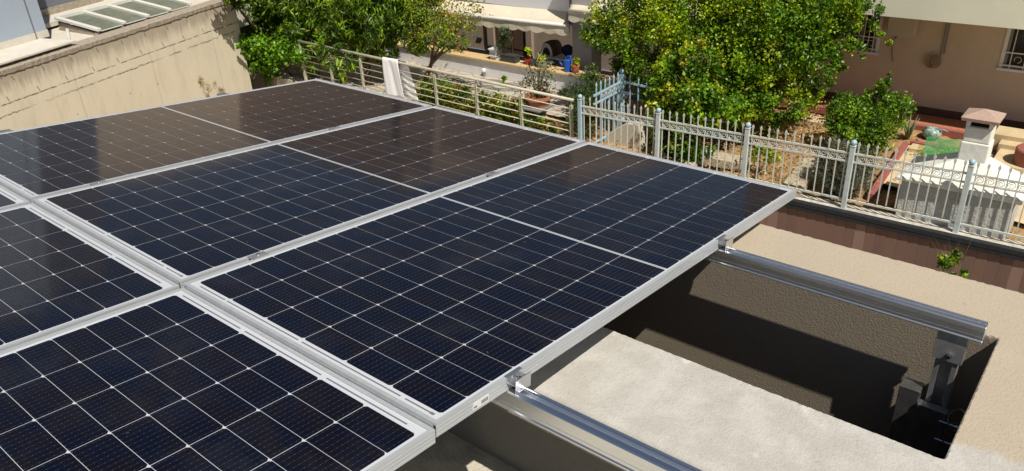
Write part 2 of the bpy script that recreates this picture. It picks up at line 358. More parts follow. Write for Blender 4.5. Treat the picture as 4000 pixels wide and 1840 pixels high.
# ------------------------------------------------------------------ foliage
def leaves(name, blobs, n, L, W, parent, cols, m='leaf', droop=0., clump=24, cr=.22, shell=.55, flat=1., seed=1, up=.5, stuff=False):
    """blobs: (px,py,rpx,X) -> leaf clumps through the volume of each blob; every leaf is a small folded blade"""
    g = np.random.default_rng(seed); C = []; Rr = []
    for b in blobs:
        c = at(b[0], b[1], X=b[3]) if b[0] > 100 else np.array(b[:3]); r = b[2] * depth(c) / FPX if b[0] > 100 else b[3]
        C.append(c); Rr.append(r)
    C = np.array(C); Rr = np.array(Rr); wgt = Rr ** 2.2; wgt /= wgt.sum()
    nc = max(3, n // clump); bi = g.choice(len(C), nc, p=wgt)
    d = g.normal(size=(nc, 3)); d /= np.linalg.norm(d, axis=1)[:, None]
    rad = g.uniform(shell ** 3, 1.15, nc) ** (1 / 3)
    cc = C[bi] + d * (rad * Rr[bi])[:, None] * np.array([1, 1, flat])
    ccol = np.array(cols)[g.choice(len(cols), nc)]
    ci = g.integers(0, nc, n); off = g.normal(size=(n, 3)) * (Rr[bi][ci] * cr)[:, None]
    sz = np.clip(Rr[bi][ci] * cr, 0, 10)
    P = cc[ci] + off
    ax = g.normal(size=(n, 3)) + d[ci] * .6; ax[:, 2] -= droop; ax /= np.linalg.norm(ax, axis=1)[:, None]
    nn = g.normal(size=(n, 3)) * .9; nn[:, 2] += up * 2; sd = np.cross(ax, nn); sd /= np.linalg.norm(sd, axis=1)[:, None] + 1e-9
    nn = np.cross(sd, ax)
    s = g.uniform(.6, 1.25, n)[:, None]
    l = L * s; ww = W * s
    base = P - ax * l / 2; tip = P + ax * l / 2 - nn * l * .12; a = P + sd * ww / 2 + nn * ww * .18 - ax * l * .06; b = P - sd * ww / 2 + nn * ww * .18 - ax * l * .06
    V = np.stack([base, a, tip, b], 1).reshape(-1, 3)
    org = C.mean(0); org = np.array([org[0], org[1], C[:, 2].min()])
    if parent is not None: org = np.array(wloc(parent))
    V -= org
    me = bpy.data.meshes.new(name); me.vertices.add(4 * n); me.vertices.foreach_set('co', V.astype(np.float32).ravel())
    idx = np.arange(4 * n).reshape(-1, 4); tri = np.concatenate([idx[:, [0, 1, 2]], idx[:, [0, 2, 3]]], 1).reshape(-1)
    me.loops.add(6 * n); me.loops.foreach_set('vertex_index', tri.astype(np.int32))
    me.polygons.add(2 * n); me.polygons.foreach_set('loop_start', np.arange(0, 6 * n, 3, dtype=np.int32)); me.polygons.foreach_set('loop_total', np.full(2 * n, 3, np.int32))
    me.update(calc_edges=True)
    col = ccol[ci] * g.uniform(.8, 1.25, nc)[ci][:, None] * (np.array([1.9, 1.95, .55]) if m == 'leaf' else 1.3) * g.uniform(.65, 1.35, (n, 1)) * (1 + g.normal(size=(n, 3)) * .07); col = np.clip(np.concatenate([col, np.ones((n, 1))], 1), 0, 1)
    at_ = me.color_attributes.new('Col', 'FLOAT_COLOR', 'POINT'); at_.data.foreach_set('color', np.repeat(col, 4, 0).astype(np.float32).ravel())
    me.materials.append(MAT[m]); o = bpy.data.objects.new(name, me); COL.objects.link(o)
    if parent is not None: o.parent = parent
    else: o.location = org
    return o
def trunk(parent, base, tips, r, name='trunk', m='bark', fork=.35, seed=3, n=7):
    rr = random.Random(seed); b = MB(); base = Vector(base); cen = sum((Vector(t) for t in tips), Vector()) / len(tips); fk = base.lerp(cen, fork)
    fk.x += rr.uniform(-.05, .05)
    mid = base.lerp(fk, .5) + Vector((rr.uniform(-.04, .04), rr.uniform(-.04, .04), 0))
    b.tube([base, mid, fk], [r * 1.25, r, r * .85], n)
    for t in tips:
        t = Vector(t); m1 = fk.lerp(t, .45) + Vector((rr.uniform(-.12, .12), rr.uniform(-.12, .12), rr.uniform(0, .12)))
        b.tube([fk - (fk - base) * .05, m1, t], [r * .6, r * .4, r * .12], 6)
        for q in range(3):
            e = t + Vector([rr.uniform(-.3, .3) for _ in range(3)]); b.tube([m1.lerp(t, rr.uniform(.1, .7)), e], [r * .22, r * .06], 4)
    return b.build(name, m, parent, smooth=True)
GREEN = [(.05, .10, .015), (.075, .14, .02), (.035, .075, .014), (.10, .17, .022)]

# ================================================================== OUR ROOF: parapet frame, solar array
ZP = -.297
def roof():
    t = thing('roof_parapet_building', 'flat roof edge with beige rendered parapet and rectangular opening under the panels', 'building', (.9, -.8, -6.2))
    b = MB()
    beam = [(.875, ZP - .004), (.871, ZP), (.860, ZP), (.535, ZP), (.505, -.303), (.48, -.318), (.44, -.327), (.418, -.328), (.413, -.334), (.416, -.342), (.58, -.39), (.605, -1.7), (.875, -1.7), (.875, ZP - .02)]
    g = random.Random(5)
    def rough(prof, y0, y1, ks, n=420, amp=.0022):   # sweep with a slightly chipped arris
        vs = []; fs = []; m = len(prof)
        for i in range(n + 1):
            y = y0 + (y1 - y0) * i / n
            for k, (a, c) in enumerate(prof):
                j = (g.random() ** 2) * amp if k in ks else 0
                if y < -.846 and (.869 < a < .876 or 1.494 < a < 1.499) and c > ZP - .01: vs.append((.875 if a < 1 else 1.495, y, ZP)) if k in (0, 1) or a > 1 else vs.append((a, y, ZP)); continue
                vs.append((a + ks.get(k, 0) * j, y, c - (j if k in ks else 0)))
        for i in range(n):
            for k in range(m): fs.append((i * m + k, i * m + (k + 1) % m, (i + 1) * m + (k + 1) % m, (i + 1) * m + k))
        fs += [tuple(range(m - 1, -1, -1)), tuple(n * m + k for k in range(m))]; b.add(vs, fs)
    rough(beam, -3.2, 3.1, {0: -1, 1: -1, 8: 1, 9: 1}, 700, .0018)
    rough([(1.495, ZP - .02), (1.495, ZP - .003), (1.498, ZP), (1.51, ZP), (1.80, ZP), (1.807, ZP), (1.81, ZP - .003), (1.81, -1.7), (1.495, -1.7)], -3.2, 3.1, {1: 1, 2: 1, 5: -1, 6: -1}, 500) 
    m2 = 90; vs = []; fs = []
    for i in range(m2 + 1):
        x = .875 + .62 * i / m2; j = g.random() ** 2 * .003 if 0 < i < m2 else 0
        vs += [(x, -3.2, ZP), (x, -.862, ZP), (x, -.8505 - j, ZP), (x, -.848, ZP - .002 - j), (x, -.848, ZP - .02), (x, -.848, -1.7)]
    for i in range(m2):
        for k in range(5): fs.append((i * 6 + k, i * 6 + 6 + k, i * 6 + 7 + k, i * 6 + 1 + k))
    b.add(vs, fs)
    b.box((.875, 2.8, -1.7), (1.495, 3.1, ZP))
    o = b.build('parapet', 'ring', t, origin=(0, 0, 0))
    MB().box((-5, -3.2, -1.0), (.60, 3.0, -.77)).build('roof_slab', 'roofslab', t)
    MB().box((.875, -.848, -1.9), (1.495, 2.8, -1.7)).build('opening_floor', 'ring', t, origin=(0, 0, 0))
    MB().box((-5, -3.2, -6.2), (1.80, 3.1, -1.9)).build('wall', 'cream', t)
roof()
PL, PWD, PT = 2.094, 1.019, .035
def panel_proto():
    t = thing('solar_panel', 'x', 'solar panel', pan(0, 0), 'framed solar panels of the array', (0, TILT, 0)); t['_local'] = 1
    prof = [(0, 0), (0, -.0065), (.0007, -.007), (.0007, -.0085), (0, -.009), (0, -.0165), (.0009, -.017), (.0009, -.0185), (0, -.019), (0, -.0265), (.0009, -.027), (.0009, -.0285), (0, -.029), (0, -.035), (.028, -.035), (.028, -.033), (.002, -.033), (.002, -.006), (.011, -.006), (.011, 0)]
    b = MB()
    b.extr(prof, 0, PL, f=lambda a, c, s: (s, a, c)); b.extr(prof, 0, PL, f=lambda a, c, s: (s, PWD - a, c))
    p2 = [(a, c if c > -.034 else -.0348) for a, c in prof]
    b.extr(p2, .0111, PWD - .0111, f=lambda a, c, s: (a, s, c)); b.extr(p2, .0111, PWD - .0111, f=lambda a, c, s: (PL - a, s, c))
    b.build('frame', 'alu', t)
    MB().box((.0105, .0105, -.0058), (PL - .0105, PWD - .0105, -.0028)).build('backsheet', 'back', t)
    m0 = .0200; pv = (PWD - 2 * m0) / 6; gv = .0017; gu = .0012; mu = .036; cg = .011; pu = (PL / 2 - mu - cg / 2) / 12; ch = .0062
    z = -.0024; b = MB()
    for h in range(2):
        for i in range(12):
            if h == 0: u0 = mu + i * pu; 
            else: u0 = PL / 2 + cg / 2 + i * pu
            u1 = u0 + pu - gu * .5; u0 += gu * .5
            for j in range(6):
                v0 = m0 + j * pv + gv / 2; v1 = v0 + pv - gv
                near = h == 0
                c0 = ch if near else .0015; c1 = .0015 if near else ch
                b.add([(u0 + c0, v0, z), (u1 - c1, v0, z), (u1, v0 + c1, z), (u1, v1 - c1, z), (u1 - c1, v1, z), (u0 + c0, v1, z), (u0, v1 - c0, z), (u0, v0 + c0, z)], [tuple(range(8))])
    b.cur = 1
    for (ua, segs) in ((.0245, ((.03, .12), (.135, .49), (.505, .82), (.83, .955))), (PL - .0245, ((.06, .33), (.35, .66), (.68, .96))), (PL / 2, ((.03, .99),))):
        for (s0, s1) in segs:
            ww = .0022 if abs(ua - PL / 2) > .1 else .0012
            b.box((ua - ww, s0 * PWD, -.0028), (ua + ww, s1 * PWD, -.0024))
    b.box((.0205, .030, -.0028), (.0285, .042, -.00235))
    b.build('cell_grid', ['cell', 'ribbon'], t)
    return t
proto = panel_proto()
PG = .020
rows = [('A', 0, 0, 0, 'solar panel at the right, nearest the opening, with both rails running out from its edge'),
        ('C', 0, 1, 0, 'middle solar panel of the upper row, between two mid clamped joints'),
        ('E', 0, 2, 0, 'farthest solar panel, against the weathered concrete wall, with brown reflections'),
        ('B', 1, 0, -.012, 'nearest solar panel at the bottom left corner, its white edge beside the cross joint'),
        ('D', 1, 1, -.012, 'solar panel at the left edge below the middle panel, left of the cross joint'),
        ('F', 1, 2, -.012, 'small visible corner of solar panel at the left edge near the second cross joint')]
for k, (nm, r, c, dw, lab) in enumerate(rows):
    p = proto if k == 0 else copy_tree(proto)
    p.location = pan(-(PL + .0035) * r, c * (PWD + PG), dw); p['label'] = lab
    if nm == 'A': pA = p
# sticker on the side of the right hand panel
b = MB(); b.box((.118, -.0012, -.0285), (.172, .0002, -.0095)); s_ = b.build('barcode_sticker', 'sticker', pA)
b = MB()
for i in range(14):
    u = .146 + i * .0017; b.box((u, -.0015, -.024), (u + .0006 + .0005 * (i % 3 == 0), -.0011, -.014))
for i in range(3): b.box((.121 + i * .0035, -.0015, -.024), (.1235 + i * .0035, -.0011, -.019))
s_['_local'] = 1; b.build('barcode', 'ink', s_)

def rail(u, lab, y0, y1):
    t = thing('mounting_rail', lab, 'rail', pan(u, 0, -.036), 'aluminium mounting rails under the panels', (0, TILT, 0)); t['_local'] = 1
    pr = [(-.022, -.055), (-.022, -.051), (-.019, -.048), (-.019, -.022), (-.0205, -.020), (-.0205, -.004), (-.018, 0), (-.006, 0), (-.006, -.003), (-.0055, -.012), (.0055, -.012), (.006, -.003), (.006, 0), (.012, 0), (.0135, -.0015), (.015, 0), (.018, 0), (.0205, -.004), (.0205, -.020), (.019, -.022), (.019, -.048), (.022, -.051), (.022, -.055)]
    pr = [(a * 1.15, c * .93) for a, c in pr]; b = MB(); b.extr(pr, y0, y1); b.build('rail_profile', 'rail', t, bevel=.0006)
    b = MB()
    for s in (-1, 1): b.box((s * .0221 - .0005, y0 + .001, -.036), (s * .0221 + .0005, y1 - .001, -.0352))
    b.build('score_line', 'clamp', t)
    return t
RU1, RU2 = .262, 1.405
rail(RU1, 'lower aluminium rail running out of the bottom of the picture over the pale slab', -1.6, 3.2)
rail(RU2, 'upper aluminium rail ending above the dark opening on its post', -.82, 3.2)

def end_clamp(u, v, sgn, lab):
    t = thing('end_clamp', lab, 'clamp', pan(u, v, 0), 'panel end clamps', (0, TILT, 0)); t['_local'] = 1; s = sgn   # s=-1: outside is -v
    b = MB(); h = .029
    b.box((-h, min(0, -s * .009), .0006), (h, max(0, -s * .009), .0030)) ; y = s * .003
    b.box((-h, min(s * .0006, y), -.012), (h, max(s * .0006, y), .003))
    b.box((-h, min(y, s * .026), -.0125), (h, max(y, s * .026), -.0100))
    b.box((-h, min(s * .026, s * .0285), -.0355), (h, max(s * .026, s * .0285), .004))
    b.build('clamp_body', 'clamp', t, bevel=.0005)
    b = MB(); b.lathe((0, s * .0145, -.0100), [(.0065, 0), (.0065, .006), (.0035, .006), (.0035, .002)], 10); b.tube([(0, s * .0145, -.034), (0, s * .0145, -.012)], .003, 8); b.build('bolt', 'bolt', t)
    return t
end_clamp(RU1 + .004, 0, -1, 'end clamp beside the barcode sticker, on the lower rail')
end_clamp(RU2 - .004, 0, -1, 'end clamp on the upper rail at the right edge of the panel')
end_clamp(1.434, 3 * PWD + 2 * PG, 1, 'end clamp on the far edge below the dry weeds on the concrete wall')
end_clamp(.292, 3 * PWD + 2 * PG, 1, 'end clamp on the far edge at the left border of the picture')
def mid_clamp(u, v, lab):
    t = thing('mid_clamp', lab, 'clamp', pan(u, v, 0), 'mid clamps between the panels', (0, TILT, 0)); t['_local'] = 1
    b = MB(); h = .03; b.box((-h, -PG / 2 - .007, .0006), (h, PG / 2 + .007, .0030)); b.box((-h, -PG / 2 + .0006, -.02), (h, -PG / 2 + .003, .0006)); b.box((-h, PG / 2 - .003, -.02), (h, PG / 2 - .0006, .0006))
    b.build('clamp_plate', 'steel', t, bevel=.0006)
    MB().lathe((0, 0, .003), [(.006, 0), (.006, .005), (.003, .005), (.003, .002)], 8).build('bolt', 'bolt', t)
v1, v2 = PWD + PG / 2, 2 * PWD + 1.5 * PG
mid_clamp(.256, v1, 'mid clamp on the long joint just right of the central cross joint')
mid_clamp(1.388, v1, 'mid clamp on the joint between right and middle panel, nearer the fence')
mid_clamp(.245, v2, 'mid clamp on the far joint, near the left cross joint')
mid_clamp(1.40, v2, 'mid clamp on the far joint, beside the brown reflection')

def bracket():
    t = thing('rail_post', 'galvanised post with bolted plate carrying the end of the upper rail in the dark opening', 'post', (1.40, -.745, -1.7))
    X = 1.372
    b = MB(); P = [at(3690, 1277, X=X), at(3790, 1312, X=X), at(3762, 1424, X=X), at(3655, 1388, X=X)]
    y0, y1 = -.785, -.705; zt, zb = -.243, -.350
    b.box((X - .003, y0, zb), (X, y1, zt)); b.box((X - .003, y0, zt), (X + .016, y1, zt + .003)); b.box((X, y0, zb), (X + .03, y0 + .003, zt))
    b.build('plate', 'steel', t, bevel=.001)
    b = MB(); b.tube([(X - .004, -.748, -.328), (X - .0055, -.748, -.328)], .0085, 14); b.tube([(X - .0055, -.748, -.328), (X - .014, -.748, -.328)], .0072, 6)
    b.build('hex_bolt', 'bolt', t)
    b = MB()   # C channel
    xa, xb = X + .002, X + .05; ya, yb = -.775, -.715; zt = -.335; zb = -1.7
    b.box((xb - .003, ya, zb), (xb, yb, zt)); b.box((xa, ya, zb), (xb - .003, ya + .003, zt)); b.box((xa, yb - .003, zb), (xb - .003, yb, zt))
    b.box((xa, ya + .003, zb), (xa + .003, ya + .014, zt)); b.box((xa, yb - .014, zb), (xa + .003, yb - .003, zt))
    b.build('channel', 'steel', t, bevel=.001)
    b = MB(); b.box((X - .030, -.785, -.78), (X + .0, -.70, -.515)); b.build('sleeve', 'darksteel', t, bevel=.002)
    b = MB(); b.box((X - .02, -.700, -1.7), (X + .035, -.640, -.478)); b.build('box_tube', 'darksteel', t, bevel=.002)
    for zz in (-.53, -.60, -.72):
        b = MB(); pts = [(X - .012 + .05 * math.cos(a), -.80 + .022 * math.sin(a) - .01, zz) for a in np.linspace(-2.4, 2.4, 14)]
        b.tube(pts, .003, 6); b.tube([(X - .04, -.77, zz - .01), (X - .04, -.842, zz - .01)], .003, 6); b.tube([(X - .04, -.815, zz - .01), (X - .04, -.823, zz - .01)], .0065, 6)
        b.build('pipe_clamp', 'bolt', t)
bracket()

# ================================================================== GROUND
ZG = -4.36; ZK = -4.27
FS = -.04
def XF(y, off=0): return 10.41 + FS * (y - 1.8) + off
def atl(x, y, off=0):
    n = np.array([1, -FS, 0]); return atp(x, y, (XF(0, off), 0, 0), n)
def sheet(name, pts, z, m, sub=0):
    b = MB(); b.add([(p[0], p[1], z) for p in pts], [tuple(range(len(pts)))]); o = b.build(name, m); o['kind'] = 'structure'; return o
sheet('ground', [(-400, -400), (400, -400), (400, 400), (-400, 400)], -6.2, 'ground')
def terrain():
    # garden terrace: grid with small unevenness
    nx, ny = 90, 160; x0, x1, y0, y1 = 10.5, 15.1, -3, 9.2
    b = MB(); g = np.random.default_rng(5); hh = g.normal(size=(nx + 1, ny + 1)) * .012
    for _ in range(1): hh = (hh + np.roll(hh, 1, 0) + np.roll(hh, 1, 1) + np.roll(hh, -1, 0)) / 2.2
    vs = [(x0 + (x1 - x0) * i / nx, y0 + (y1 - y0) * j / ny, ZG + hh[i, j] + .05 * math.sin(i * .17 + 1) * math.sin(j * .11)) for i in range(nx + 1) for j in range(ny + 1)]
    fs = [(i * (ny + 1) + j, (i + 1) * (ny + 1) + j, (i + 1) * (ny + 1) + j + 1, i * (ny + 1) + j + 1) for i in range(nx) for j in range(ny)]
    b.add(vs, fs); o = b.build('garden_soil', 'soil', smooth=True); o['kind'] = 'structure'
terrain()
b = MB(); b.box((10.45, -12, -6.2), (40, 60, ZG - .09)); o = b.build('garden_terrace_base', 'ground'); o['kind'] = 'structure'
p1 = at(1600, 420, Z=ZG); 
sheet('patio_paving', [(10.45, 9.2), (13.12, 9.2), (13.12, 24), (10.45, 24)], ZG + .012, 'paving')
sheet('patio_path', [(11.5, 7.6), (13.12, 7.6), (13.12, 9.2), (11.5, 9.2)], ZG + .075, 'paving')
# soil clods and stones
b = MB(); g = random.Random(3)
for i in range(900):
    x, y = g.uniform(10.6, 15), g.uniform(-1.5, 7); r = g.uniform(.008, .035)
    b.ball((x, y, ZG + .02), r, 6, (1, 1, .6), .5, i)
o = b.build('soil_clods', 'soil'); o['kind'] = 'stuff'

# kerb under the wrought fence
b = MB(); Y0, Y1 = -3.0, 7.12
nseg = 60
for i in range(nseg):
    ya = Y0 + (Y1 - Y0) * i / nseg; yb = Y0 + (Y1 - Y0) * (i + 1) / nseg
    b.add([(XF(ya, -.11), ya, -6.2), (XF(ya, .14), ya, -6.2), (XF(ya, .14), ya, ZK), (XF(ya, -.11), ya, ZK), (XF(yb, -.11), yb, -6.2), (XF(yb, .14), yb, -6.2), (XF(yb, .14), yb, ZK), (XF(yb, -.11), yb, ZK)],
          [(0, 4, 5, 1), (1, 5, 6, 2), (2, 6, 7, 3), (3, 7, 4, 0)])
o = b.build('garden_kerb_wall', 'kerb'); solo(o, 'low flaking whitewashed kerb wall carrying the wrought iron fence', 'wall')

# ---- composite boundary fence
def comp_fence():
    t = thing('composite_fence', 'brown composite board fence with anthracite top rail between roof and garden', 'fence', (XF(2, -.5), 2, -6.2))
    OFF = -.20; zt = atl(3500, 870, OFF)[2]
    b = MB(); b.beam((XF(-4, OFF), -4, zt - .03), (XF(6, OFF), 6, zt - .03), .10, .07); b.beam((XF(-4, OFF - .03), -4, zt - .10), (XF(6, OFF - .03), 6, zt - .10), .03, .06)
    b.build('top_rail', 'anthracite', t, bevel=.004)
    g = random.Random(11); y = -4.0; mats = []
    for k in range(5):
        c = [(.21, .125, .095), (.17, .10, .078), (.24, .145, .112), (.19, .115, .09), (.28, .18, .145)][k]; mats.append(mat('composite_board_%d' % k, c, .75, var=.08, vscale=3, stretch=(1, 1, .1), bump=.2, bscale=80))
    for k in range(5): MAT['cb%d' % k] = mats[k]
    i = 0
    while y < 6:
        wd = .145; b = MB(); b.beam((XF(y + .07, OFF + .005), y + wd / 2, -6.1), (XF(y + .07, OFF + .005), y + wd / 2, zt - .1), .018, wd - .004, (0, 1, 0)) if False else b.box((XF(y, OFF) - .008 - .001 * (i % 2), y + .0007, -6.1), (XF(y, OFF) + .010, y + wd - .0007, zt - .10))
        b.build('board', 'cb%d' % g.choice([0, 0, 1, 2, 3, 3, 4]), t); y += wd; i += 1
    for yy in np.arange(-4, 6, 1.8):
        MB().box((XF(yy, OFF) + .012, yy - .04, -6.2), (XF(yy, OFF) + .07, yy + .04, zt - .08)).build('post', 'anthracite', t)
comp_fence()

# ---- wrought iron fence
def wrought():
    posts = [2266, 2573, 2922, 3334, 3795]
    tops = [389, 443, 501, 571, 648]
    P = [atl(x, y) for x, y in zip(posts, tops)]
    d = P[4] - P[3]; P.append(P[4] + d * 1.0); P.insert(0, None); P = P[1:]
    t = thing('wrought_iron_fence', 'weathered pale wrought iron fence with spear tips and scroll band on the white kerb', 'fence', (P[2][0], P[2][1], ZK))
    zt = [p[2] for p in P]
    first = None
    for i, p in enumerate(P):
        b = MB(); b.box((p[0] - .035, p[1] - .035, ZK), (p[0] + .035, p[1] + .035, p[2])); b.box((p[0] - .04, p[1] - .04, p[2]), (p[0] + .04, p[1] + .04, p[2] + .012))
        po = b.build('post', 'bluepost' if i < 1 else 'palepost', t, origin=(p[0], p[1], ZK), bevel=.004)
        MB().ball((p[0], p[1], p[2] + .055), .043, 16).build('ball_finial', 'bluepost', po, origin=(p[0], p[1], p[2]), smooth=True)
    # one picket, one scroll, shared by all
    def lz(y): return float(np.interp(y, [q[1] for q in P][::-1], zt[::-1]))
    b = MB(); H = .83
    b.box((-.0075, -.0075, .02), (.0075, .0075, H))
    b.add([(-.004, -.008, H), (.004, -.008, H), (.004, .008, H), (-.004, .008, H), (-.004, -.020, H + .055), (.004, -.020, H + .055), (.004, .020, H + .055), (-.004, .020, H + .055), (0, 0, H + .10)],
          [(0, 3, 2, 1), (0, 1, 5, 4), (1, 2, 6, 5), (2, 3, 7, 6), (3, 0, 4, 7), (4, 5, 8), (5, 6, 8), (6, 7, 8), (7, 4, 8)])
    pick = None; scr = None
    sb = MB(); pts = []
    for k in range(34):
        a = -math.pi / 2 + k / 33 * 2 * math.pi * 1.75; rr = .054 * (1 - (k / 33) ** 1.3 * .80)
        pts.append((0, rr * math.cos(a) , rr * math.sin(a)))
    sb.tube(pts, .006, 5)
    for i in range(5):
        p, q = P[i], P[i + 1]; L = np.linalg.norm(q - p); n = 12; e = (q - p) / L
        z0, z1 = p[2], q[2]
        b2 = MB()
        for dz, h in ((-.115, .028), (-.245, .024)):
            b2.beam((p[0], p[1], z0 + dz), (q[0], q[1], z1 + dz), .022, h)
        b2.beam((p[0], p[1], ZK + .135), (q[0], q[1], ZK + .135), .022, .028)
        b2.build('rail_set', 'fence', t)
        for k in range(n):
            f = (k + .62) / (n + .24); x = p[0] + (q[0] - p[0]) * f; y = p[1] + (q[1] - p[1]) * f; z = z0 + (z1 - z0) * f
            base = z + .005 - (H + .02)
            if pick is None:
                pick = MB(); pick.v, pick.f, pick.mi = [(a[0] + x, a[1] + y, a[2] + base) for a in b.v], b.f, b.mi; pick = pick.build('picket', 'fence', t, origin=(x, y, base))
            else: copy_under(pick, t, Vector((x, y, base)) - wloc(t))
            if k < n - 1:
                f2 = (k + 1.12) / (n + .24); x = p[0] + (q[0] - p[0]) * f2; y = p[1] + (q[1] - p[1]) * f2; zz = z0 + (z1 - z0) * f2 - .18
                if scr is None:
                    scr = MB(); scr.v, scr.f, scr.mi = [(a[0] + x, a[1] + y, a[2] + zz) for a in sb.v], sb.f, sb.mi; scr = scr.build('scroll', 'fence', t, origin=(x, y, zz))
                else: copy_under(scr, t, Vector((x, y, zz)) - wloc(t))
    return pick, scr
PICK, SCR = wrought()

def blue_section():
    t = thing('garden_gate_fence', 'pale blue spear topped fence section with ball post in front of the big green tree', 'fence', (11.5, 6.69, ZG))
    X, Y = 11.5, 6.69; zt = -3.17
    b = MB(); b.box((X - .05, Y - .05, ZG), (X + .05, Y + .05, zt)); po = b.build('post', 'bluepost', t, bevel=.004)
    MB().ball((X, Y, zt + .06), .055, 14).build('ball_finial', 'bluepost', po, smooth=True)
    b = MB(); e = -1
    b.beam((X, Y, zt - .14), (X - .95, Y, zt - .16), .03, .035); b.beam((X, Y, zt - .3), (X - .95, Y, zt - .32), .025, .03); b.beam((X, Y, ZG + .12), (X - .95, Y, ZG + .12), .025, .03)
    b.beam((X, Y, zt - .14), (X, Y - 1.6, zt - .2), .03, .035); b.beam((X, Y, ZG + .12), (X, Y - 1.6, ZG + .12), .03, .03); b.build('rail_set', 'bluepost', t)
    for k in range(6):
        x = X - .14 - .145 * k; c = MB(); c.box((x - .01, Y - .01, ZG + .02), (x + .01, Y + .01, zt - .03)); c.lathe((x, Y, zt - .03), [(.01, 0), (.022, .05), (.001, .11)], 4); c.build('picket', 'bluepost', t)
    for k in range(8):
        y = Y - .18 - .18 * k; c = MB(); c.box((X - .01, y - .01, ZG + .02), (X + .01, y + .01, zt - .1)); c.lathe((X, y, zt - .1), [(.01, 0), (.022, .05), (.001, .11)], 4); c.build('picket', 'bluepost', t)
    for k in range(4):
        q = copy_under(SCR, t, Vector((X - .215 - .145 * k, Y, zt - .225)) - wloc(t)); q.rotation_euler = (0, 0, R_(90)); q.data = q.data
blue_section()

# ---- horizontal bar railing with kerb
def railing():
    X = 10.30
    t = thing('horizontal_bar_railing', 'cream metal railing with horizontal bars and round handrail, a white cloth over it', 'railing', (X, 10, ZK))
    zt = at(1900, 321, X=X)[2]; ya = at(2240, 392, X=X)[1]; yb = at(1165, 160, X=X)[1]; za = at(2240, 392, X=X)[2]; zb = at(1165, 160, X=X)[2]
    MB().tube([(X, ya, za), (X, (ya + yb) / 2, (za + zb) / 2), (X, yb, zb)], .030, 10).build('handrail', 'railpaint', t, smooth=True)
    pp = [2232, 2036, 1862, 1702, 1556, 1413, 1290, 1180]; py = [0] * 8
    for k in range(5):
        o = .17 + .145 * k; MB().tube([(X, ya, za - o), (X, yb, zb - o)], .011, 6).build('bar', 'railpaint', t, smooth=True)
    for x in pp:
        # base point of the post on the line
        yy = at(x, 200 + (x - 1165) * .216 + 22, X=X)[1]; zz = float(np.interp(yy, [ya, yb], [za, zb]))
        b = MB(); b.box((X - .028, yy - .022, ZK), (X + .028, yy - .012, zz - .10)); b.box((X - .028, yy + .012, ZK), (X + .028, yy + .022, zz - .10)); b.tube([(X, yy, zz - .12), (X, yy, zz - .02)], .012, 6)
        b.build('post', 'railpaint', t)
    b = MB(); b.box((X - .12, 7.1, -6.2), (X + .15, 24, ZK)); o = b.build('patio_kerb_wall', 'block'); solo(o, 'pale kerb wall under the cream bar railing at the end of the concrete wall', 'wall')
    # upper section to the left, by the ivy
    t = thing('short_bar_railing', 'short cream bar railing half hidden in ivy at the end of the concrete wall', 'railing', (10.6, 15.6, ZK))
    X = 10.62
    A = at(1000, 132, X=X); B = at(1165, 168, X=X); 
    MB().tube([A, B], .026, 8).build('handrail', 'railpaint', t, smooth=True)
    for k in range(4): MB().tube([A - np.array([0, 0, .15 * (k + 1)]), B - np.array([0, 0, .15 * (k + 1)])], .010, 6).build('bar', 'railpaint', t, smooth=True)
    for q in (A, B): MB().box((q[0] - .02, q[1] - .012, ZG), (q[0] + .02, q[1] + .012, q[2] - .02)).build('post', 'railpaint', t)
railing()

def cloth():
    X = 10.30; A = at(1508, 234, X=X); B = at(1545, 243, X=X); zt = A[2] + .035
    def sheet_(nm, y0, y1, zb0, zb1, xo, sp):
        n, m = 22, 16; vs = []; fs = []
        for j in range(m + 1):
            v = j / m
            for i in range(n + 1):
                u = i / n; wv = 1 + sp * v
                y = y0 + (y1 - y0) * (.5 + (u - .5) * wv) - .05 * v
                if v < .12: a = v / .12 * math.pi / 2; x = X + xo * math.sin(a) * .034; z = zt + .03 * math.cos(a) - .01
                else: x = X + xo * (.034 + .02 * (v - .12)); z = zt - .01 - (v - .12) * ((zt - (zb0 + (zb1 - zb0) * u)))
                x += xo * (.012 * math.sin(u * 8 + v * 2) + .004 * math.sin(u * 19 + 4 * v)) * min(1, v * 3)
                vs.append((x, y, z))
        for j in range(m):
            for i in range(n): k = j * (n + 1) + i; fs.append((k, k + 1, k + n + 2, k + n + 1))
        return vs, fs
    b = MB(); v, f = sheet_('f', at(1556, 245, X=X)[1], at(1498, 232, X=X)[1], at(1560, 395, X=X)[2], at(1500, 385, X=X)[2], -1, .30); b.add(v, f)
    v, f = sheet_('b', at(1582, 250, X=X)[1], at(1530, 240, X=X)[1], -4.25, -4.1, 1, .9); b.add(v, f)
    o = b.build('draped_cloth', 'cloth', origin=(X, A[1], zt), smooth=True); m = o.modifiers.new('s', 'SOLIDIFY'); m.thickness = .004
    solo(o, 'white cloth draped over the cream handrail', 'cloth')
cloth()

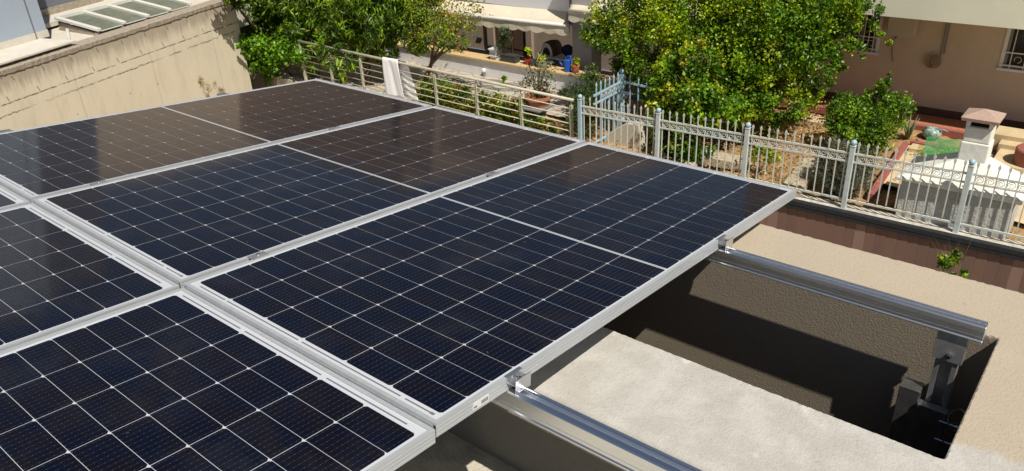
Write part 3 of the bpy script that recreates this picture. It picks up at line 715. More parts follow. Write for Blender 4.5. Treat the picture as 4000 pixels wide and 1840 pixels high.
# ================================================================== BARBECUE AND RIGHT GARDEN
def barbecue():
    t = thing('garden_barbecue', 'whitewashed masonry barbecue with sloping hood and square chimney behind the iron fence', 'barbecue', (11, .7, ZG))
    xf, xb = 10.535, 11.40; y1 = at(3500, 735, X=10.66)[1]; y0 = -.08
    y1 = 1.42; ze = -3.72
    b = MB(); b.box((xf + .028, y0 + .04, ZG), (xb, y1 - .04, ze)); b.build('base', 'greyrender', t, bevel=.015)
    b = MB(); fx, fx2, ny0, ny1 = 10.88, 11.20, .44, .80; zn = -3.37
    def fr(rings):
        vs = []; fs = []
        for (xa, xc, ya, yc, z) in rings: vs += [(xa, ya, z), (xc, ya, z), (xc, yc, z), (xa, yc, z)]
        for i in range(len(rings) - 1):
            for k in range(4): fs.append((i * 4 + k, i * 4 + (k + 1) % 4, i * 4 + 4 + (k + 1) % 4, i * 4 + 4 + k))
        fs += [(3, 2, 1, 0), tuple(len(vs) - 4 + k for k in range(4))]; b.add(vs, fs)
    fr([(xf, xb + .03, y0 - .05, y1 + .05, ze - .0), (xf, xb + .03, y0 - .05, y1 + .05, ze + .05), (xf + .04, xb, y0 + .04, y1 - .04, ze + .09), (fx - .012, fx2 + .012, ny0 - .012, ny1 + .012, zn)])
    b.build('hood', 'lime', t, bevel=.02)
    b = MB(); fr([(fx, fx2, ny0, ny1, zn - .02), (fx, fx2, ny0, ny1, -3.10)]); fr([(fx + .015, fx2 - .015, ny0 + .015, ny1 - .015, -3.10), (fx + .015, fx2 - .015, ny0 + .015, ny1 - .015, -2.88)]); 
    ch = b.build('chimney', 'lime', t, bevel=.018)
    b = MB(); X0, X1, Ya, Yb = fx + .015, fx2 - .015, ny0 + .015, ny1 - .015
    for (xx, yy) in ((X0, Ya), (X1 - .05, Ya), (X0, Yb - .05), (X1 - .05, Yb - .05)): MB().box((xx, yy, -2.88), (xx + .05, yy + .05, -2.79)).build('vent_pillar', 'lime', ch)
    b.v = []
    MB().box((X0 + .06, Ya + .06, -2.885), (X1 - .06, Yb - .06, -2.80)).build('flue', 'soot', ch)
    b = MB(); fr([(X0 - .07, X1 + .07, Ya - .06, Yb + .06, -2.79), (X0 - .08, X1 + .08, Ya - .07, Yb + .07, -2.74), (11.02, 11.06, .60, .64, -2.655)])
    b.build('chimney_cap', 'pinktile', t, bevel=.006)
barbecue()
def red_edges():
    def G(x, y, z=ZG + .12): return at(x, y, Z=z)
    pts = [G(3445, 715, ZG + .1), G(3545, 566, ZG + .1), G(3760, 596, ZG + .1), (13.0, -3.5), (10.62, -3.5)]
    sheet('barbecue_terrace', [(p[0], p[1]) for p in pts], ZG + .10, 'beigepave')
    def kerb(a, c, lab, w=.10, h=.18):
        a, c = G(*a), G(*c); a[2] = c[2] = ZG + .07; solo(MB().beam(a, c, w, h).build('red_kerb', 'red', bevel=.01), lab, 'kerb', 'red painted kerbs')
    kerb((3400, 765), (3538, 562), 'red painted kerb running from the grey bush to the red corner')
    kerb((3556, 556), (3752, 590), 'red painted kerb along the planter with the agave')
    xr = G(3650, 500)[0]
    solo(MB().beam((xr, 3.0, ZG + .07), (xr, -2.0, ZG + .07), .10, .14).build('red_kerb', 'red', bevel=.01), 'long red painted kerb at the foot of the beige house wall', 'kerb', 'red painted kerbs')
    solo(MB().beam((xr + .1, 8, ZG + .07), (xr + .1, 3.02, ZG + .07), .12, .14).build('red_kerb', 'red', bevel=.01), 'red painted kerb behind the big green tree', 'kerb', 'red painted kerbs')
    sheet('house_path', [(xr + .06, -3), (15.3, -3), (15.3, 9), (xr + .06, 9)], ZG + .07, 'terracotta')
    a, c = G(3150, 450), G(3270, 472); a[2] = c[2] = ZG + .03; solo(MB().beam(a, c, .34, .1).build('stone_slab', 'beigepave', bevel=.01), 'cream stone strip in front of the red kerb right of the big tree', 'slab')
    a, c = G(3555, 578), G(3630, 592); a[2] = c[2] = ZG + .12; solo(MB().beam(a, c, .26, .1).build('stone_slab', 'beigepave', bevel=.01), 'pale stone step inside the red corner left of the green net', 'slab')
    t = thing('garden_steps', 'beige stone steps right of the barbecue chimney', 'steps', (13, -.4, ZG))
    for k, (x, y, h) in enumerate(((3880, 640, .14), (3900, 560, .22), (3905, 525, .30))):
        c = at(x, y, Z=ZG + h); x1 = at(3930, (600, 540, 512)[k], Z=ZG + h)[0]
        MB().box((c[0], -1.6 + .12 * k, ZG), (x1 + .25, c[1] + (.05, .0, .10)[k], ZG + h)).build('step', 'beigepave', t, bevel=.008)
    c = at(3990, 575, Z=ZG + .4); b = MB(); b.lathe((c[0] + .05, c[1] - .22, ZG), [(.30, 0), (.30, .38), (.28, .40), (.1, .41)], 28); solo(b.build('round_planter', 'red', smooth=False), 'round red topped planter cut off by the right edge', 'planter')
red_edges()
def bits():
    c = at(3640, 520, Z=ZG + .12); b = MB(); b.ball((c[0], c[1], ZG + .12), .125, 18, (1.1, 1.25, .9), .3, 4); b.ball((c[0] - .02, c[1] + .06, ZG + .22), .04, 8, (1, 1.6, .7), .4, 2); b.tube([(c[0], c[1] - .06, ZG + .2), (c[0] - .02, c[1] - .2, ZG + .22), (c[0], c[1] - .26, ZG + .19)], [.025, .012, .008], 6)
    solo(b.build('rubbish_bag', 'bag', smooth=True), 'knotted green and white plastic bag on the ground left of the chimney cap', 'bag')
    # green net over a bed
    A = [at(3622, 530, Z=ZG + .28), at(3760, 540, Z=ZG + .28), at(3730, 588, Z=ZG + .30), at(3602, 560, Z=ZG + .30)]
    x0, y0 = 11.75, 1.62; b = MB(); n = 34
    t = thing('netted_seed_bed', 'planted bed under translucent green garden net left of the chimney', 'garden bed', (x0, y0, ZG))
    Q = [Vector(at(x, y, Z=ZG + .34)) for x, y in ((3598, 630), (3740, 645), (3622, 535), (3765, 550))]
    P = lambda u, v: (Q[0] * (1 - u) + Q[1] * u) * (1 - v) + (Q[2] * (1 - u) + Q[3] * u) * v + Vector((0, 0, .03 * math.sin(u * 9) * math.sin(v * 7)))
    for i in range(n + 1):
        b.tube([P(i / n, k / 8) for k in range(9)], .0028, 3, False); b.tube([P(k / 8, i / n) for k in range(9)], .0028, 3, False)
    b.build('net', 'netgreen', t)
    b = MB()
    for (u, v) in ((0, 0), (1, 0), (0, 1), (1, 1)): b.tube([P(u, v) - Vector((0, 0, .36)), P(u, v)], .006, 5)
    b.build('stake', 'steel', t)
    leaves('seedlings', [(*P(.3, .8)[:2], ZG + .14, .20), (*P(.6, .8)[:2], ZG + .14, .2), (*P(.2, .6)[:2], ZG + .14, .18)], 900, .06, .03, t, [(.10, .22, .05), (.3, .32, .12)], flat=.4, seed=31)
    # agave
    c = at(3545, 545, Z=ZG); t = thing('agave_plant', 'thin spiky agave between the round bush and the green bag', 'plant', (c[0], c[1], ZG)); b = MB(); g = random.Random(4)
    for k in range(13):
        a = k * 2.4; r = .10 + .12 * g.random(); h = .25 + .28 * g.random()
        b.tube([(c[0], c[1], ZG), (c[0] + r * .5 * math.cos(a), c[1] + r * .5 * math.sin(a), ZG + h * .6), (c[0] + r * math.cos(a), c[1] + r * math.sin(a), ZG + h)], [.022, .018, .002], 5)
    MAT['agave'] = mat('agave_green', (.16, .20, .09), .6, var=.3, vscale=10); b.build('spiky_leaves', 'agave', t, smooth=True)
    # stone blocks in the bed behind the fence
    def blk(px, py, lx, ly, h, rot, lab):
        c = at(px, py, Z=ZG + h * .5); d = Vector((math.cos(rot), math.sin(rot), 0)) * lx / 2; q = Vector((c[0], c[1], ZG + h / 2 + .02))
        solo(MB().beam(q - d, q + d, ly, h).build('stone_block', 'block', bevel=.015), lab, 'stone block', 'limestone blocks in the soil')
    blk(2810, 628, .85, .34, .16, R_(95), 'limestone block lying behind the fence beside the yellow green sapling')
    blk(3130, 700, 1.5, .34, .14, R_(5), 'long limestone block lying away from the fence beside the grey bush')
    blk(2700, 660, .3, .2, .1, R_(40), 'small limestone block under the low dark shrub')
    # pale wall stub at left of the garden
    A = [at(x, y, X=11.0) for x, y in ((2335, 590), (2350, 540), (2400, 505), (2450, 478), (2500, 482), (2515, 600))]
    b = MB(); b.extr([(a[1], a[2]) for a in [np.array([0, A[0][1], ZG])] + A[1:5] + [np.array([0, A[5][1], ZG])]], 10.95, 11.12, f=lambda a, c, t_: (t_, a, c)); solo(b.build('garden_wall_stub', 'cream', bevel=.03), 'short cream garden wall in leaf shadow behind the first fence bay', 'wall')
bits()

# ================================================================== RIGHT HOUSE
def grille(parent, x, y0, y1, z0, z1, n, m='whitemetal'):
    b = MB()
    for k in range(n): y = y0 + (y1 - y0) * (k + .5) / n; b.tube([(x, y, z0 - .03), (x, y, z1)], .009, 5)
    for z in (z0 + .03, z0 + .26): b.beam((x, y0 - .02, z), (x, y1 + .02, z), .012, .022)
    for k in range(n): 
        y = y0 + (y1 - y0) * (k + 1) / n
        if k < n - 1: b.tube([(x, y + .055 * math.cos(a), z0 + .145 + .055 * math.sin(a)) for a in np.linspace(-.5, 4.6, 12)], .005, 4)
    return b.build('window_grille', m, parent)
def right_house():
    X = 15.3
    t = thing('beige_house', 'beige house with projecting cream balcony front and barred windows', 'house', (X, 1, ZG))
    zo = at(3700, 88, X=14.3)[2]
    b = MB(); b.box((X, -14, ZG - .1), (X + 7, 5.15, 3.9)); b.build('wall', 'pinkwall', t)
    b = MB(); b.box((14.3, -14, zo), (14.42, 5.15, zo + 1.15)); b.box((14.42, -14, zo), (X, 5.15, zo + .22)); b.build('balcony', 'balcony', t, bevel=.006)
    b = MB(); b.box((14.3, -14, 3.9), (X + 7.3, 5.15, 4.1)); b.box((14.3, -14, zo + 3.1), (14.42, 5.15, zo + 4.1)); b.box((14.42, -14, zo + 3.1), (X, 5.15, zo + 3.3)); b.build('roof', 'balcony', t)
    MB().box((X - .012, -14, ZG - .1), (X, 5.15, ZG + .22)).build('shade_strip', 'brown', t)  # dark strip along the wall foot, painted in place of shade
    for k, (y0, y1, lab) in enumerate(((at(3418, 200, X=X)[1], at(3300, 200, X=X)[1], 'a'), (-.2, at(3905, 262, X=X)[1] - .04, 'b'))):
        zs = at(3900, 262, X=X)[2] + .03; z1 = zo + .6
        wd = MB(); wd.box((X - .02, y0 - .06, zs - .05), (X + .0, y0, z1)); wd.box((X - .02, y1, zs - .05), (X, y1 + .06, z1)); wd.box((X - .06, y0 - .08, zs - .07), (X, y1 + .08, zs - .03)); wd = wd.build('window', 'white', t)
        MB().box((X - .006, y0, zs - .03), (X - .002, y1, z1)).build('pane', 'dark', wd)
        b = MB(); b.box((X - .015, y0 + (y1 - y0) * .5 - .03, zs - .03), (X - .007, y0 + (y1 - y0) * .5 + .03, z1)); b.box((X - .015, y0, zs - .03), (X - .007, y0 + .05, z1)); b.box((X - .015, y1 - .05, zs - .03), (X - .007, y1, z1)); b.box((X - .0152, y0 + .05, zs - .03), (X - .0068, y1 - .05, zs + .04)); b.build('window_frame', 'greyp', wd)
        grille(wd, X - .05, y0, y1, zs, z1, 6)
    c = at(3508, 110, X=X - .12); b = MB(); b.box((X - .25, c[1] - .33, c[2] - .12), (X - .01, c[1] + .16, zo + .5)); solo(b.build('boiler_cabinet', 'cream', bevel=.01), 'cream cabinet on the wall under the balcony beside the left barred window', 'cabinet')
    c = at(3563, 120, X=X - .03); b = MB(); b.tube([(X - .03, c[1] + .02, zo + .4), (X - .03, c[1], c[2] - .02)], .012, 6); b.box((X - .07, c[1] - .04, c[2] - .08), (X - .01, c[1] + .03, c[2] - .01)); solo(b.build('wall_lamp', 'darkp'), 'small dark outdoor lamp right of the cream cabinet', 'lamp')
    c = at(3645, 240, X=X - .05); t2 = thing('garden_hose', 'coiled ochre hose hanging from a pipe on the shaded wall', 'hose', c); b = MB()
    for k in range(5):
        a0 = .03 * k; b.tube([(X - .04 - .012 * k, c[1] + .02 * (k - 2) + (.09 + .008 * (k % 2)) * math.cos(a), c[2] - .0 + .115 * math.sin(a)) for a in np.linspace(0, 6.28, 20)], .010, 5, False)
    b.build('coil', 'hose', t2, smooth=True)
    b = MB(); b.tube([(X - .03, c[1] - .09, zo + .4), (X - .03, c[1] - .10, c[2] + .1)], .011, 6); b.tube([(X - .03, c[1] - .14, zo + .4), (X - .03, c[1] - .15, c[2] + .15)], .011, 6); b.build('pipe', 'greyp', t2)
    b = MB(); P = [at(3505, 140, X=X - .02), at(3490, 160, X=X - .02), at(3484, 200, X=X - .02), at(3487, 240, X=X - .02)]; b.tube(P, .010, 5); solo(b.build('drain_hose', 'hose', smooth=True), 'thin ochre pipe curving down from the cream cabinet', 'pipe')
right_house()

# ================================================================== CENTRE HOUSE WITH AWNINGS
ZL = -3.93; XL = 13.13; XH = 14.95
def px(x, y, X): return at(x, y, X=X)
def centre_house():
    t = thing('awning_house', 'shaded beige house with two cream awnings and a low white terrace wall', 'house', (XH, 10, ZG))
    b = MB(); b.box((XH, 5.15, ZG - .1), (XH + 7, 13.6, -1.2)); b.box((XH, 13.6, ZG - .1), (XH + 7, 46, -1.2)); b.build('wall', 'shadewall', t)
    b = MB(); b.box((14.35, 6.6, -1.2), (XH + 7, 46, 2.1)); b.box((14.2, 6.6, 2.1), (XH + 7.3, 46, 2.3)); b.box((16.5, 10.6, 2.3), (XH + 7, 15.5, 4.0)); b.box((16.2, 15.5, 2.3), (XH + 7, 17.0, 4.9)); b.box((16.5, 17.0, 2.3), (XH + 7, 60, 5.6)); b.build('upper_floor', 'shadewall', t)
    b = MB(); y0 = px(2232, 45, 14.3)[1]; zb = px(2100, 32, 14.3)[2]
    b.box((14.22, y0, zb), (14.345, 24, zb + .55)); b.build('fascia', mat('lilac_white_render', (.66, .66, .72), .85), t)
    MB().box((13.5, 5.4, ZG), (XH, 24, ZG + .03)).build('terrace_floor', 'darkgrey', t)
    # low terrace wall with tan stone coping
    yR = px(2395, 310, XL)[1]
    MB().box((XL, yR, ZG), (13.42, 24, ZL - .05)).build('terrace_wall', 'white', t)
    MB().box((XL - .05, yR - .04, ZL - .05), (13.47, 24, ZL)).build('wall_coping', 'tan', t, bevel=.006)
    # wooden door, its reveal, pillars
    XD = XH
    y1, y0 = px(1935, 100, XD)[1], px(2062, 125, XD)[1]
    dr = MB().box((XD - .03, y0, ZG), (XD + .0, y1, -2.0)).build('door', 'brown', t)
    b = MB(); ym = (y0 + y1) / 2 - .03
    for (a, c) in ((y0 + .08, ym - .05), (ym + .05, y1 - .08)):
        for (za, zb2) in ((ZG + .2, ZG + .85), (ZG + .95, -2.2)): b.box((XD - .042, a, za), (XD - .03, c, zb2))
    b.box((XD - .05, ym - .02, ZG), (XD - .031, ym + .02, -2.0)); b.build('door_panel', 'brown', dr)
    b = MB(); b.box((XD - .10, y1, ZG), (XD, y1 + .22, -1.9)); b.box((XD - .10, y0 - .18, ZG), (XD, y0, -1.9)); b.build('door_surround', 'shadewall', t)
    yc1, yc0 = px(2256, 150, 13.95)[1], px(2330, 150, 13.95)[1]
    b = MB(); b.box((13.75, yc0, ZG), (14.15, yc1, -1.2)); b.build('pillar', mat('lilac_grey_render', (.36, .35, .37), .85), t)
    yp = px(2243, 150, 14.0)[1]; MB().tube([(14.05, yp + .02, ZG), (14.05, yp, -2.2)], .035, 8).build('downpipe', 'brown', t)
    c = px(1872, 148, XH - .02); MB().box((XH - .04, c[1] - .10, c[2] - .02), (XH - .005, c[1] + .08, c[2] + .02)).build('wall_plaque', 'darkp', t)
    c0, c1 = px(1878, 200, XH - .02), px(1935, 225, XH - .02); MB().box((XH - .02, c1[1], c1[2] - .2), (XH - .005, c0[1], c0[2])).build('basement_window', 'dark', t)
def awning(label, x0, y0, x1, y1, xp, xt, pole_y_px, top_px, nsc):
    """pole from pixel (x0,y0) to (x1,y1) on plane X=xp, cloth rising back to plane X=xt"""
    A, B = px(x0, y0, xp), px(x1, y1, xp); T0 = px(top_px[0], top_px[1], xt); T1 = px(top_px[2], top_px[3], xt)
    t = thing('awning', label, 'awning', ((A + B) / 2), 'cream awnings of the centre house'); b = MB(); n = 40; m = 8; vs = []; fs = []
    for j in range(m + 1):
        for i in range(n + 1):
            u, v = i / n, j / m; p = (A * (1 - u) + B * u) * (1 - v) + (T0 * (1 - u) + T1 * u) * v
            z = p[2] - .10 * math.sin(math.pi * v) + .012 * math.sin(u * 25) * math.sin(math.pi * v); vs.append((p[0], p[1], z + .015))
    for j in range(m):
        for i in range(n): k = j * (n + 1) + i; fs.append((k, k + 1, k + n + 2, k + n + 1))
    b.add(vs, fs); o = b.build('canvas', 'awning', t, smooth=True); o.modifiers.new('s', 'SOLIDIFY').thickness = .006
    b = MB(); b.tube([A, B], .042, 10); b.build('front_bar', 'whitemetal', t, smooth=True)
    b = MB(); vs = []; fs = []; N = nsc * 8
    for i in range(N + 1):
        u = i / N; p = A * (1 - u) + B * u; s = .045 * abs(math.sin(u * nsc * math.pi)) - .02; w = .005 * math.sin(u * nsc * 3.1 + 1)
        for k, dz in enumerate((-.02, -.12, -.21 - s)): vs.append((p[0] - .012 - w * k, p[1], p[2] + dz))
    for i in range(N):
        for k in range(2): fs.append((i * 3 + k, i * 3 + 3 + k, i * 3 + 4 + k, i * 3 + 1 + k))
    b.add(vs, fs); o = b.build('scalloped_valance', 'awning', t); o.modifiers.new('s', 'SOLIDIFY').thickness = .005
    b = MB()
    for q, r in ((A, T0), (B, T1)):
        k = q * .5 + r * .5 + np.array([0, 0, -.35]); b.tube([q, k, r + np.array([0, 0, -.3])], .02, 6)
    b.build('folding_arm', 'whitemetal', t, smooth=True)
centre_house()
awning('long cream awning with scalloped valance over the terrace', 1640, 42, 2222, 100, 13.38, 14.3, 0, (1640, -15, 2222, 40), 13)
awning('second cream awning higher up beside the big green tree', 2222, 43, 2800, 95, 13.30, 14.3, 0, (2236, -40, 2800, 0), 12)

# things on and behind the terrace wall
def pot(name, label, px_, py_, r, h, m, plant=None, X=13.28, z=None, cat='plant pot', dish=False, seed=1):
    c = at(px_, py_, X=X); z = ZL if z is None else z
    t = thing(name, label, cat, (c[0], c[1], z)); prof = [(r * .72, 0), (r * .98, h * .82), (r * 1.08, h * .82), (r * 1.08, h), (r * .95, h), (r * .9, h * .85)]
    if dish: prof = [(r * .8, 0), (r, h), (r * .93, h), (r * .85, h * .6)]
    MB().lathe((c[0], c[1], z), prof, 18).build('pot', m, t, autosm=True)
    if plant: plant(t, c, z + h, seed)
    return t
def stems(t, c, z, k, h, sp, seed, m='bark', r=.006):
    g = random.Random(seed); b = MB()
    for i in range(k):
        a = g.uniform(0, 6.28); s = sp * g.random(); b.tube([(c[0], c[1], z - .02), (c[0] + s * .4 * math.cos(a), c[1] + s * .4 * math.sin(a), z + h * .5), (c[0] + s * math.cos(a), c[1] + s * math.sin(a), z + h * g.uniform(.75, 1.05))], [r, r * .8, r * .3], 4)
    b.build('stem', m, t)
pot('potted_plant', 'small red pot with bright yellow green leafy plant on the wall coping', 2064, 262, .075, .13, 'redp', lambda t, c, z, s: (stems(t, c, z, 3, .2, .06, 2), leaves('foliage', [(c[0], c[1], z + .19, .085)], 60, .10, .05, t, [(.22, .34, .03), (.30, .36, .04)], seed=s, up=.2)), seed=41)
pot('potted_plant', 'dark bowl shaped pot beside the small red pot', 2084, 265, .10, .12, 'darkp', None, dish=True)
pot('potted_plant', 'grey bowl with spiky aloe leaves on the wall coping', 2117, 272, .14, .10, 'greyp', lambda t, c, z, s: (leaves('foliage', [(c[0], c[1], z + .10, .06)], 14, .28, .04, t, [(.30, .32, .16), (.22, .28, .12)], seed=s, up=0), leaves('succulent', [(c[0] - .02, c[1] + .06, z + .01, .05)], 60, .05, .03, t, [(.35, .25, .18)], seed=s)), dish=True, seed=42)
pot('potted_plant', 'terracotta pot with flowering plant right of the blue watering can', 2248, 290, .095, .17, 'terracotta', lambda t, c, z, s: (stems(t, c, z, 5, .25, .07, 2), leaves('foliage', [(c[0], c[1], z + .06, .11), (c[0], c[1], z + .2, .05)], 160, .06, .035, t, [(.22, .25, .03), (.14, .20, .02), (.35, .12, .05)], seed=s)), seed=43)
pot('potted_plant', 'small white bowl with trailing green plant at the right end of the coping', 2296, 292, .07, .09, 'whitep', lambda t, c, z, s: (stems(t, c, z, 5, .12, .2, 2), leaves('foliage', [(c[0], c[1] - .15, z + .05, .14)], 90, .06, .02, t, [(.10, .18, .05)], seed=s)), dish=True, seed=44)
def trough():
    c = at(1992, 250, X=13.26); t = thing('plant_trough', 'grey rectangular planter with a tall oleander beside the white crates', 'planter', (c[0], c[1], ZL))
    b = MB(); b.box((c[0] - .09, c[1] - .24, ZL), (c[0] + .09, c[1] + .22, ZL + .17)); b.box((c[0] - .10, c[1] - .25, ZL + .15), (c[0] + .10, c[1] + .23, ZL + .175)); b.build('box', 'darkp', t, bevel=.004)
    q = (c[0], c[1] + .13, ZL); stems(t, q, ZL + .15, 7, .55, .16, 5)
    leaves('foliage', [(c[0], c[1] + .12, ZL + .45, .17), (c[0], c[1] + .1, ZL + .7, .15), (c[0], c[1] + .2, ZL + .62, .12)], 900, .085, .02, t, [(.07, .10, .04), (.10, .13, .06), (.05, .075, .03)], m='leafdull', seed=6)
    q = (c[0], c[1] - .15, ZL)
trough()
def crates():
    c = at(1938, 243, X=13.27); z = ZL
    for k, (h, r, lab) in enumerate(((.10, .13, 'white plastic crate at the bottom of the stack on the wall coping'), (.17, .14, 'white ribbed plastic crate on top of the stack on the wall coping'))):
        t = thing('plastic_crate', lab, 'crate', (c[0], c[1], z), 'white crates on the terrace wall')
        b = MB(); b.lathe((c[0], c[1], z), [(r * .95, 0), (r * 1.1, h * .85), (r * 1.3, h * .85), (r * 1.3, h), (r * 1.05, h), (r * .95, h * .3)], 4); o = b.build('body', 'whitep', t); 
        for v in o.data.vertices:
            x, y = v.co.x, v.co.y; v.co.x = (x - y) * .7071; v.co.y = (x + y) * .7071
        b = MB()
        for i in range(3): b.box((c[0] - r * .74, c[1] - r * .5, z + h * (.2 + .18 * i)), (c[0] - r * .70, c[1] + r * .5, z + h * (.26 + .18 * i)))
        b.build('slot', 'greyp', t); z += h * .92
crates()
def can():
    c = at(2218, 287, X=13.26); t = thing('watering_can', 'bright blue watering can on the tan coping', 'watering can', (c[0], c[1], ZL))
    b = MB(); b.lathe((c[0], c[1], ZL), [(.075, 0), (.078, .02), (.07, .18), (.08, .26), (.06, .275)], 18); b.build('body', 'blue', t, autosm=True)
    MB().tube([(c[0], c[1] + .05, ZL + .05), (c[0] - .03, c[1] + .14, ZL + .14), (c[0] - .05, c[1] + .19, ZL + .21)], [.022, .014, .02], 8).build('spout', 'blue', t, smooth=True)
    MB().tube([(c[0], c[1] + .05, ZL + .27), (c[0], c[1] - .01, ZL + .36), (c[0], c[1] - .08, ZL + .36), (c[0], c[1] - .10, ZL + .22), (c[0], c[1] - .07, ZL + .12)], .012, 8).build('handle', 'blue', t, smooth=True)
can()
def carriers():
    X = 14.3
    c = at(2180, 215, X=X); zt = c[2]
    t = thing('side_table', 'white plastic table in the shade behind the terrace wall', 'table', (c[0], c[1], ZG + .03))
    MB().box((X - .28, c[1] - .42, zt - .04), (X + .25, c[1] + .30, zt)).build('tabletop', 'whitep', t, bevel=.01)
    for (a, d) in ((-.25, -.38), (-.25, .26), (.2, -.38), (.2, .26)): MB().box((X + a, c[1] + d, ZG + .03), (X + a + .04, c[1] + d + .04, zt - .04)).build('leg', 'whitep', t)
    def igloo(y, z, lab, back, m2):
        t = thing('pet_carrier', lab, 'pet carrier', (X, y, z), 'dome shaped pet carriers'); n = 18; vs = []; fs = []
        for j, (xo, sc_) in enumerate(((-.20, .9), (-.17, 1), (.0, 1.02), (.22, .9), (.28, .6))):
            for k in range(n): a = math.pi * k / (n - 1); vs.append((X + xo, y + .19 * sc_ * math.cos(a), z + .34 * sc_ * math.sin(a) ** .8))
        for j in range(4):
            for k in range(n - 1): fs.append((j * n + k, j * n + k + 1, (j + 1) * n + k + 1, (j + 1) * n + k))
        fs.append(tuple(range(4 * n, 5 * n))); b = MB(); b.add(vs, fs); b.build('shell', m2, t, smooth=True)
        vs = []; b = MB()
        for (sc1, xo) in ((1.0, -.205), (.62, -.21)):
            for k in range(n): a = math.pi * k / (n - 1); vs.append((X + xo, y + .175 * sc1 * math.cos(a), z + (.02 if sc1 < 1 else 0) + .31 * sc1 * math.sin(a) ** .8))
        fs = [(k, k + 1, n + k + 1, n + k) for k in range(n - 1)] + [(0, n, 2 * n - 1, n - 1)]; b.add(vs, fs); b.build('door_frame', 'whitep', t)
        vs = [(X - .203, y + .115 * math.cos(math.pi * k / (n - 1)), z + .03 + .2 * math.sin(math.pi * k / (n - 1)) ** .8) for k in range(n)]; MB().add(vs, [tuple(range(n))]).build('opening', 'black', t)
    igloo(at(2155, 200, X=X)[1], zt, 'dome pet carrier with brown shell on top of the white table', 0, 'brown')
    igloo(at(2170, 250, X=X)[1], ZG + .03, 'dome pet carrier with grey shell on the floor under the white table', 0, 'greyp')
    c = at(2212, 200, X=X); solo(MB().ball((c[0] + .05, c[1], zt + .14), .15, 12, (.9, 1, .9), .15, 3).build('blue_bag', mat('navy_fabric', (.01, .02, .09), .8), smooth=True), 'dark blue bundle beside the brown pet carrier', 'bundle')
    c = at(2150, 255, X=13.9); solo(MB().lathe((c[0], c[1], ZG + .03), [(.1, 0), (.13, .25), (.11, .25)], 14).build('bucket', mat('teal_plastic', (.03, .12, .16), .5)), 'teal bucket in the shade left of the lower pet carrier', 'bucket')
carriers()
def misc_left():
    c = at(1822, 205, X=13.5); b = MB()
    t = thing('folded_scooter', 'red and white folded push scooter lying behind the terrace wall', 'scooter', (13.6, c[1], ZL))
    A = at(1780, 190, X=13.6); B = at(1812, 212, X=13.5); MB().tube([A, B], .014, 6).build('handlebar', 'whitep', t)
    MB().beam(at(1828, 216, X=13.55), at(1925, 228, X=13.55), .12, .03).build('deck', 'redp', t)
    c2 = at(1827, 205, X=13.6); MB().ball(c2, .07, 10, (.6, 1, 1.1)).build('grip', 'redp', t)
    c = at(1890, 285, X=13.08); t = thing('garden_lamp', 'small white round lamp at the foot of the white terrace wall', 'lamp', (c[0], c[1], ZG)); MB().ball((13.08, c[1], c[2] + .06), .055, 12, (1, 1, 1.1)).build('globe', 'whitep', t, smooth=True); MB().lathe((13.08, c[1], c[2] - .07), [(.035, 0), (.05, .09)], 10).build('base', 'greyp', t)
    # big terracotta pot on its stand behind the railing
    c = at(2105, 470, Z=ZG); cx, cy = 10.95, at(2105, 400, X=10.95)[1]; zt = at(2105, 395, X=10.95)[2]
    t = thing('large_terracotta_pot', 'large terracotta pot with a leggy rose behind the cream railing', 'plant pot', (cx, cy, ZG + .25))
    b = MB(); b.lathe((cx, cy, ZG + .26), [(.13, 0), (.22, .28), (.25, .36), (.28, .36), (.28, .42), (.25, .42), (.22, .36)], 26); b.build('pot', 'terracotta', t, autosm=True)
    MB().lathe((cx, cy, ZG + .58), [(.23, 0), (.01, .03)], 20).build('potting_soil', 'ground', t)
    stems(t, (cx, cy, 0), ZG + .6, 16, .75, .42, 8, r=.007)
    leaves('foliage', [(cx, cy, ZG + 1.0, .30), (cx + .05, cy - .25, ZG + 1.15, .2), (cx, cy + .2, ZG + .95, .2), (cx, cy, ZG + .75, .2)], 900, .055, .035, t, [(.11, .14, .05), (.15, .17, .07), (.07, .10, .03), (.2, .15, .07)], m='leafdull', cr=.3, seed=9, shell=.1)
    ch = thing('folding_chair', 'grey folding chair frame standing below the terracotta pot', 'chair', (10.72, cy, ZG))
    for s in (-1, 1):
        MB().beam((10.62, cy + s * .02 - .26, ZG), (10.75, cy + s * .02 + .3, ZG + .45), .02, .035).build('leg', 'greyp', ch); MB().beam((10.85, cy + s * .02 + .26, ZG), (10.75, cy + s * .02 - .3, ZG + .45), .02, .035).build('leg', 'darkp', ch)
    MB().box((10.62, cy - .26, ZG + .45), (11.2, cy + .26, ZG + .475)).build('seat', 'greyp', ch)
misc_left()
for i, (a, b_) in enumerate((((1790, 330), 0), ((1950, 335), 1))):
    c = at(a[0], a[1], Z=ZG + .03); g = random.Random(i + 9); pts = []
    for k in range(50): an = k * .35; r = .35 + .1 * math.sin(k * .6); pts.append((c[0] + r * math.cos(an) * .7 + .05 * math.sin(k * 1.7), c[1] + r * math.sin(an) * 1.6, ZG + .03 + .012 * (k % 3)))
    solo(MB().tube(pts, .011, 5).build('garden_hose', 'greyp' if i else 'darkp', smooth=True), ('dark' if not i else 'grey') + ' hose lying in loops on the patio, ' + ('left' if not i else 'right') + ' coil of the two', 'hose', 'hoses on the patio')

